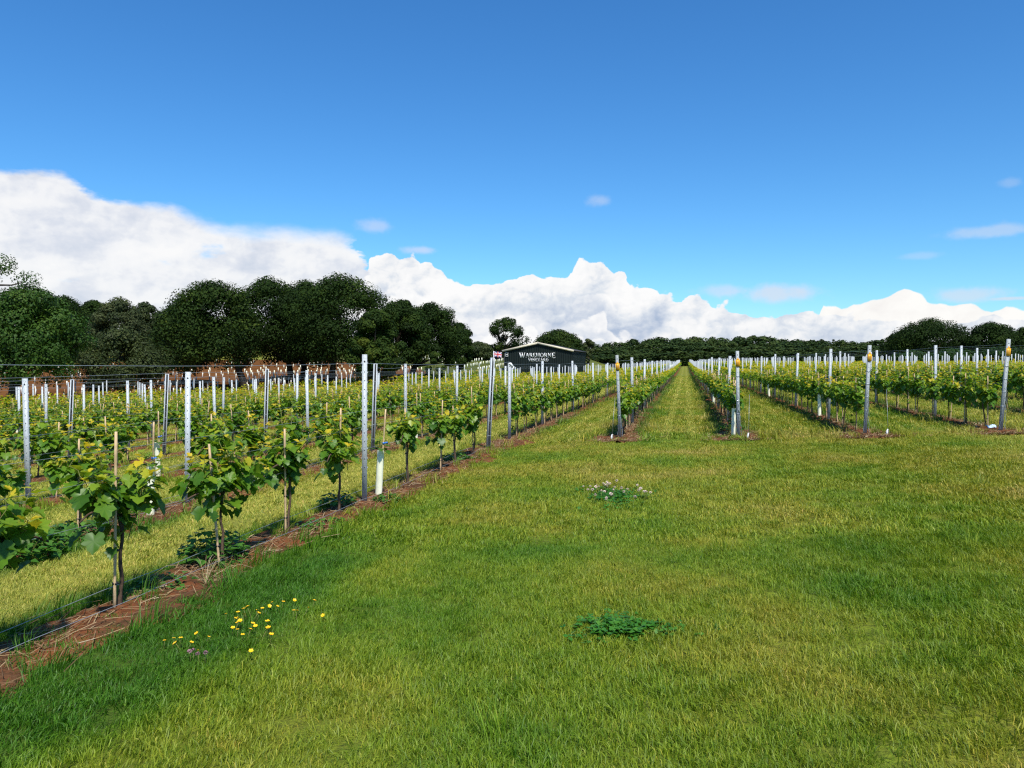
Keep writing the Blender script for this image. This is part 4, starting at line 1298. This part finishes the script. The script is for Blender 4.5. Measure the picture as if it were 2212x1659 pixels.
# ------------------------------------------------------------------ grass
def tuft(r, n, rad, h, w, bend, straw=.06):
    mb = MB()
    rr = rad * np.sqrt(r.random(n)); th = r.uniform(0, 2 * np.pi, n)
    x0, y0 = rr * np.cos(th), rr * np.sin(th)
    a = r.uniform(0, 2 * np.pi, n); hh = h * r.uniform(.5, 1.35, n); ww = w * r.uniform(.6, 1.2, n)
    b = bend * r.uniform(.2, 1.5, n) * hh; da = r.normal(0, .9, n)
    dx, dy = np.cos(da) * b, np.sin(da) * b
    sx, sy = np.cos(a) * ww / 2, np.sin(a) * ww / 2
    z0 = np.full(n, -.008)
    V = np.stack([np.c_[x0 - sx, y0 - sy, z0], np.c_[x0 + sx, y0 + sy, z0],
                  np.c_[x0 + sx * .8 + dx * .35, y0 + sy * .8 + dy * .35, hh * .6], np.c_[x0 - sx * .8 + dx * .35, y0 - sy * .8 + dy * .35, hh * .6],
                  np.c_[x0 + dx, y0 + dy, hh * (1 - .2 * bend)]], 1)
    i = mb.addv(V.reshape(-1, 3)); k = np.arange(n) * 5 + i
    t = np.clip(r.normal(.42, .22, n), 0, .9); t[r.random(n) < straw] = 1.0
    mb.faces(np.stack([k, k + 1, k + 2, k + 3], 1), 0, t); mb.faces(np.stack([k + 3, k + 2, k + 4], 1), 0, t)
    return mb.mesh('grass_tuft', M_blade)


def build_grass():
    r = np.random.default_rng(21)
    coll = bpy.data.collections.new('grass_tufts')
    specs = []     # name order = index order
    for lod, (n, rad, w) in enumerate(((46, .085, .0042), (44, .12, .0072), (46, .24, .014), (44, .5, .028))):
        for q in range(3): specs.append((n, rad, (.046, .044, .05, .065)[lod], w, .9))
        for q in range(2): specs.append((int(n * .6), rad * .7, .15, w * 1.1, .7))
    for i, (n, rad, h, w, bd) in enumerate(specs):
        o = bpy.data.objects.new(f'tuft_{i:02d}', tuft(r, n, rad, h, w, bd)); coll.objects.link(o)
    P, IDX, ROT, SCL = [], [], [], []
    def scatter(d0, d1, dens, lod):
        n = int(.5 * 1.5 * (d1 * d1 - d0 * d0) * dens)
        d = np.sqrt(r.uniform(d0 * d0, d1 * d1, n)); px = np.tan(r.uniform(R(-40), R(40), n)) * FPX + CX
        x = (px - CX) / FPX * d
        u = x * math.cos(THETA) - d * math.sin(THETA); v = d * math.cos(THETA) + x * math.sin(THETA)
        kf = (u - ROW0) / SP; k = np.round(kf); du = np.abs(kf - k) * SP
        has = ((k <= -2) & (v < ALLEY1 + 200)) | (v > ALLEY1 - .8)
        has &= (k >= -22) & (k <= 18)
        leftr = k <= -2
        sw = np.where(leftr, .34, .21)
        bump = np.where(~leftr, .42 * np.exp(-((v - ALLEY1 + .1) / .9) ** 2), np.where(k == -2, .2 * np.exp(-((v - 16.1) / 1.2) ** 2), 0))
        sw = sw + bump + r.normal(0, .05, n)
        insoil = has & (du < sw)
        near_edge = has & (du >= sw) & (du < sw + np.where(leftr, .20, .34))
        keep = ~insoil | (r.random(n) < np.where(leftr, .09, .14))
        # ploughed field stays bare
        dd, pp = depth_px(u, v)
        pl = (dd > np.interp(pp, *zip(*PL_NEAR))) & (pp < 925) & (dd < np.interp(pp, *zip(*PL_FAR)))
        keep &= ~pl
        longg = (near_edge & (r.random(n) < np.where(leftr, .14, .5))) | (insoil & (r.random(n) < .45)) | (r.random(n) < .0015)
        idx = lod * 5 + np.where(longg, 3 + r.integers(0, 2, n), r.integers(0, 3, n))
        patch = .5 + .5 * np.sin(u * 1.7 + np.sin(v * .9) * 2) * np.sin(v * 1.3 + np.sin(u * .6) * 2)
        s = r.uniform(.75, 1.2, n) * (.85 + .35 * patch)
        mownlow = np.where(leftr & ~near_edge & ~insoil, .8, 1.0)
        sz = s * mownlow * np.where(longg, r.uniform(.55, 1.25, n), 1)
        rot = np.c_[r.normal(0, .12, n), r.normal(0, .12, n), 2.2 + 1.2 * np.sin(u * .5) + r.normal(0, 1.1, n)]
        z = H(u, v) + np.where(insoil, .03, 0)
        P.append(np.c_[u, v, z][keep]); IDX.append(idx[keep]); ROT.append(rot[keep]); SCL.append(np.c_[s, s, sz][keep])
    scatter(1.4, 7, 250, 0); scatter(7, 16, 110, 1); scatter(16, 38, 26, 2); scatter(38, 90, 5, 3)
    P = np.vstack(P); IDX = np.concatenate(IDX); ROT = np.vstack(ROT); SCL = np.vstack(SCL)
    me = bpy.data.meshes.new('grass'); me.vertices.add(len(P)); me.vertices.foreach_set('co', P.ravel())
    at_ = me.attributes.new('idx', 'INT', 'POINT'); at_.data.foreach_set('value', IDX.astype(np.int32))
    at_ = me.attributes.new('rot', 'FLOAT_VECTOR', 'POINT'); at_.data.foreach_set('vector', ROT.astype(np.float32).ravel())
    at_ = me.attributes.new('scl', 'FLOAT_VECTOR', 'POINT'); at_.data.foreach_set('vector', SCL.astype(np.float32).ravel())
    me.materials.append(M_blade)
    o = link('grass', me)
    ng = bpy.data.node_groups.new('grass_scatter', 'GeometryNodeTree')
    ng.interface.new_socket('Geometry', in_out='INPUT', socket_type='NodeSocketGeometry'); ng.interface.new_socket('Geometry', in_out='OUTPUT', socket_type='NodeSocketGeometry')
    gi = ng.nodes.new('NodeGroupInput'); go = ng.nodes.new('NodeGroupOutput')
    ip = ng.nodes.new('GeometryNodeInstanceOnPoints'); ci = ng.nodes.new('GeometryNodeCollectionInfo')
    ci.inputs['Collection'].default_value = coll; ci.inputs['Separate Children'].default_value = True; ci.inputs['Reset Children'].default_value = True
    def na(name, kind):
        nd = ng.nodes.new('GeometryNodeInputNamedAttribute'); nd.data_type = kind; nd.inputs['Name'].default_value = name
        return [s for s in nd.outputs if s.enabled and s.name == 'Attribute'][0]
    L = ng.links.new
    L(gi.outputs[0], ip.inputs['Points']); L(ci.outputs[0], ip.inputs['Instance']); ip.inputs['Pick Instance'].default_value = True
    L(na('idx', 'INT'), ip.inputs['Instance Index']); L(na('rot', 'FLOAT_VECTOR'), ip.inputs['Rotation']); L(na('scl', 'FLOAT_VECTOR'), ip.inputs['Scale'])
    L(ip.outputs[0], go.inputs[0])
    md = o.modifiers.new('scatter', 'NODES'); md.node_group = ng
    tag(o, 'short mown grass of the lawn and lanes, longer beside the rows', 'grass', kind='stuff')
    print('grass instances', len(P))


build_grass()

# ------------------------------------------------------------------ mulch, weeds, clover, flowers
def build_mulch():
    r = np.random.default_rng(4); mb = MB()
    for k, u, secs in ROWS:
        if not (-6 <= k <= 3): continue
        lo, hi = (2.0, 26.0) if k <= -2 else (ALLEY1 - .8, ALLEY1 + 9)
        n = int((hi - lo) * (230 if k >= -3 else 80))
        v = r.uniform(lo, hi, n) if k <= -2 else lo + (hi - lo) * r.random(n) ** 2
        sp_ = .19 if k <= -2 else .15 + .30 * np.exp(-((v - ALLEY1) / .9) ** 2)
        x = u + r.normal(0, 1, n) * sp_
        a = r.normal(math.pi / 2, .9, n); L = r.uniform(.04, .20, n); w = r.uniform(.0008, .0022, n) * (1 + .07 * v)
        dx, dy = np.cos(a) * L / 2, np.sin(a) * L / 2; nx, ny2 = -np.sin(a) * w, np.cos(a) * w
        z = H(x, v) + .045 + r.uniform(-.01, .02, n); tz = r.normal(0, .015, n)
        V = np.stack([np.c_[x - dx - nx, v - dy - ny2, z - tz], np.c_[x + dx - nx, v + dy - ny2, z + tz], np.c_[x + dx + nx, v + dy + ny2, z + tz + .002], np.c_[x - dx + nx, v - dy + ny2, z - tz + .002]], 1)
        i = mb.addv(V.reshape(-1, 3)); mb.faces(np.arange(4 * n).reshape(n, 4) + i, 0, np.clip(r.normal(.38, .25, n), 0, 1))
    tag(link('straw_mulch', mb.mesh('straw_mulch', M_straw)), 'dry straw, prunings and dead stalks lying on the soil beds', 'mulch', kind='stuff')


build_mulch()


def weed_mesh(r, n, rad, h, leaf, mat):
    mb = MB()
    for s in range(n):
        th = r.uniform(0, 6.28); q = rad * math.sqrt(r.random()); hz = np.array([math.cos(th), math.sin(th), 0])
        ztop = h * (1 - .55 * (q / rad) ** 2); z = ztop * r.uniform(.25, 1)
        th2 = th + r.normal(0, 1.0); o2 = np.array([math.cos(th2), math.sin(th2), r.uniform(-.6, .4)])
        put_leaf(mb, hz * q + np.array([0, 0, z]), o2, np.array([o2[0] * .4, o2[1] * .4, 1.0]), leaf * r.uniform(.6, 1.25), float(np.clip(.3 + .4 * z / h + r.normal(0, .12), 0, 1)), r, False)
    st = MB()
    for s in range(max(4, n // 16)):
        th = r.uniform(0, 6.28); q = rad * .8 * math.sqrt(r.random()); st.tube(np.array([[math.cos(th) * q * .4, math.sin(th) * q * .4, -.02], [math.cos(th) * q, math.sin(th) * q, h * .8 * (1 - .4 * q / rad)]]), .004, 4, 0, False)
    return mb.mesh('foliage', mat), st.mesh('stems', M_shoot)


for i, (u, v, n, rad, h, leaf, lab) in enumerate([
        (-4.02, 5.95, 300, .27, .32, .065, 'dense dark green nettle clump at the foot of the vine in the nearest bed'),
        (-6.15, 6.0, 420, .42, .30, .08, 'dark leafy weed clump beside the second bed at the left edge'),
        (-6.3, 6.9, 200, .3, .2, .07, 'low dark weeds right of the leafy clump by the second bed'),
        (-4.15, 8.7, 170, .22, .2, .06, 'low green weeds left of the nearest standing post'),
        (-3.62, 9.0, 110, .2, .12, .05, 'sparse low weeds in front of the nearest standing post'),
        (-3.75, 7.5, 130, .25, .10, .05, 'small creeping weeds on the nearest soil bed between two vines'),
        (-4.0, 13.2, 150, .28, .16, .06, 'green weeds under the last vines before the alley'),
        (-6.6, 9.8, 150, .3, .18, .06, 'weeds behind the second bed near the pale tube'),
        (1.05, 18.6, 160, .3, .22, .06, 'tall weeds behind the tagged post right of the lane'),
        (-3.95, 5.2, 90, .25, .1, .05, 'thin weeds on the nearest soil bed in front of the nettles')]):
    r = np.random.default_rng(300 + i)
    o = empty('weed_clump', (u, v, float(H(u, v)) + .02)); tag(o, lab, 'weeds')
    f, s = weed_mesh(r, n, rad, h, leaf, M_weed); link('foliage', f, o); link('stems', s, o)

# fallen tall grass stalks on the nearest bed
for i, (u, v, lab) in enumerate([(-3.62, 5.25, 'spray of pale dry grass stalks on the nearest soil bed')]):
    r = np.random.default_rng(340 + i); mb = MB()
    for s in range(15):
        a = r.normal(1.2 + i, .8) + (3.14 if r.random() < .3 else 0); L = r.uniform(.15, .38); t = np.linspace(0, 1, 5)
        mb.tube(np.c_[np.cos(a) * L * t, np.sin(a) * L * t, .22 * (1 - i * .7) * np.sin(t * 2.4) * r.uniform(.4, 1)], np.linspace(.002, .001, 5), 4, 0, False, float(r.uniform(.5, 1)))
    tag(link('dry_grass', mb.mesh('dry_grass', M_straw), None, (u, v, float(H(u, v)) + .04)), lab, 'dry grass')


def clover_patch(px, py, wpx, hpx, lab, seed):
    """ground cover patch; centre given where the photograph shows it on the lawn"""
    d = 1661 * EYE / (py - 785); u, v = at(px, d)
    rx = wpx / 2 / FPX * d; d1 = FPX * EYE / (py - hpx / 2 - 785); d2 = FPX * EYE / (py + hpx / 2 - 785); ry = (d1 - d2) / 2
    r = np.random.default_rng(seed); mb = MB(); n = 620
    for s in range(n):
        th = r.uniform(0, 6.28); q = abs(r.normal(0, .52)) * (1 + .28 * math.sin(3 * th + seed) + .16 * math.sin(7 * th + 2 * seed))
        x, y = math.cos(th) * q * rx, math.sin(th) * q * ry
        z = r.uniform(.025, .062); rot = r.uniform(0, 6.28); sz = r.uniform(.014, .026); t = float(np.clip(r.normal(.5, .2), 0, 1))
        for l in range(3):
            a = rot + l * 2.1; c_ = np.array([x + math.cos(a) * sz * .8, y + math.sin(a) * sz * .8, z + r.normal(0, .004)])
            e1 = np.array([math.cos(a), math.sin(a), r.normal(0, .3)]) * sz * .8; e2 = np.array([-math.sin(a), math.cos(a), r.normal(0, .3)]) * sz * .75
            mb.add([c_ - e1, c_ + e2 * .9, c_ + e1, c_ - e2 * .9], [[0, 1, 2, 3]], 0, t)
    o = link('clover_patch', mb.mesh('clover_patch', M_clover), None, (u, v, float(H(u, v))), (0, 0, THETA))
    tag(o, lab, 'clover', kind='stuff')
    return u, v, rx, ry


cu, cv, crx, cry = clover_patch(1330, 1075, 150, 42, 'round patch of white-flowering clover in the lawn', 1)
clover_patch(1345, 1373, 210, 46, 'dark green clover patch low in the lawn', 2)


def ball(mb, c, rad, m=0, nlat=4, nlon=8, sq=.85):
    v = [];
    for a in range(nlat + 1):
        for b in range(nlon):
            p, q = math.pi * a / nlat, 2 * math.pi * b / nlon; v.append((c[0] + rad * math.sin(p) * math.cos(q), c[1] + rad * math.sin(p) * math.sin(q), c[2] + rad * sq * math.cos(p)))
    f = [[a * nlon + b, (a + 1) * nlon + b, (a + 1) * nlon + (b + 1) % nlon, a * nlon + (b + 1) % nlon] for a in range(nlat) for b in range(nlon)]
    mb.add(v, f, m)


def flower_meshes():
    s = MB(); s.tube(np.array([[0, 0, -.01], [.004, 0, .05], [0, .004, .10]]), .0022, 4)
    b = MB()
    for k in range(5):
        a = k * 2 * math.pi / 5; e = np.array([math.cos(a), math.sin(a), .35]); t = np.array([-math.sin(a), math.cos(a), 0])
        c = np.array([0, 0, .10]); b.add([c, c + e * .011 + t * .010, c + e * .019, c + e * .011 - t * .010], [[0, 1, 2, 3]])
    ball(b, (0, 0, .105), .005)
    w = MB(); rr = np.random.default_rng(2)
    for k in range(40):
        d = rr.normal(0, 1, 3); d[2] = abs(d[2]) - .2; d /= np.linalg.norm(d); t = np.cross(d, [0, 0, 1.0]); t /= np.linalg.norm(t) + 1e-9
        c = np.array([0, 0, .095]) + d * .006; w.add([c - t * .003, c + t * .003, c + d * .011 + t * .002, c + d * .011 - t * .002], [[0, 1, 2, 3]])
    return s.mesh('stem', M_shoot), b.mesh('petals', M_petal), w.mesh('flower_head', M_wclover), w.mesh('flower_head', M_pclover)


ST, BU, WH, PU = flower_meshes()


def flower(name, u, v, head, hname, label, cat, group, sc=1.0):
    o = empty(name, (u, v, float(H(u, v))), rng.uniform(0, 6)); o.scale = (sc, sc, sc); tag(o, label, cat, group)
    o.rotation_euler = (rng.normal(0, .25), rng.normal(0, .25), o.rotation_euler.z)
    link('stem', ST, o); link(hname, head, o)


def lawn(px, py):
    d = FPX * EYE / (py - 785); return at(px, d)


cluster = [(484, 1327), (493, 1335), (505, 1341), (510, 1330), (513, 1345), (521, 1332), (527, 1325), (538, 1322), (541, 1327), (546, 1332), (549, 1324), (500, 1353), (497, 1362), (507, 1366),
           (524, 1372), (517, 1380), (533, 1358), (548, 1361), (516, 1347), (573, 1357), (578, 1371), (576, 1385), (558, 1376), (543, 1385)]
outlying = [(562, 1319), (592, 1300), (604, 1307), (627, 1297), (629, 1330), (634, 1333), (653, 1322), (668, 1307), (702, 1331), (570, 1305), (588, 1312)]
lower = [(432, 1368), (437, 1376), (382, 1384), (390, 1391), (396, 1393), (348, 1386), (365, 1384), (422, 1411), (536, 1413)]
for px, py in cluster: flower('buttercup', *lawn(px, py), BU, 'petals', 'yellow buttercup in the thick cluster beside the nearest bed', 'buttercup', 'buttercups in the thick cluster', float(rng.uniform(.6, .95)))
for px, py in outlying: flower('buttercup', *lawn(px, py), BU, 'petals', 'yellow buttercup scattered above and right of the thick cluster', 'buttercup', 'buttercups right of the cluster', float(rng.uniform(.55, .85)))
for px, py in lower: flower('buttercup', *lawn(px, py), BU, 'petals', 'yellow buttercup scattered below and left of the thick cluster', 'buttercup', 'buttercups below the cluster', float(rng.uniform(.55, .85)))
for px, py in [(812, 1152)]: flower('buttercup', *lawn(px, py), BU, 'petals', 'single yellow buttercup on the lawn past the cluster', 'buttercup', None, 1.2)
for px, py in [(405, 1417), (409, 1419), (428, 1425), (436, 1424)]: flower('clover_flower', *lawn(px, py), PU, 'flower_head', 'purple clover flower in the grass below the buttercups', 'clover flower', 'purple clover flowers', .85)
r_ = np.random.default_rng(12)
for i in range(34):
    th = r_.uniform(0, 6.28); q = math.sqrt(r_.random()) * 1.05; x, y = math.cos(th) * q * crx, math.sin(th) * q * cry
    if x > 0 and r_.random() < .45: x = -x
    flower('clover_flower', cu + x * math.cos(THETA) - y * math.sin(THETA), cv + x * math.sin(THETA) + y * math.cos(THETA), WH, 'flower_head', 'white clover flower in the round clover patch on the lawn', 'clover flower', 'white clover flowers', r_.uniform(1.0, 1.35))
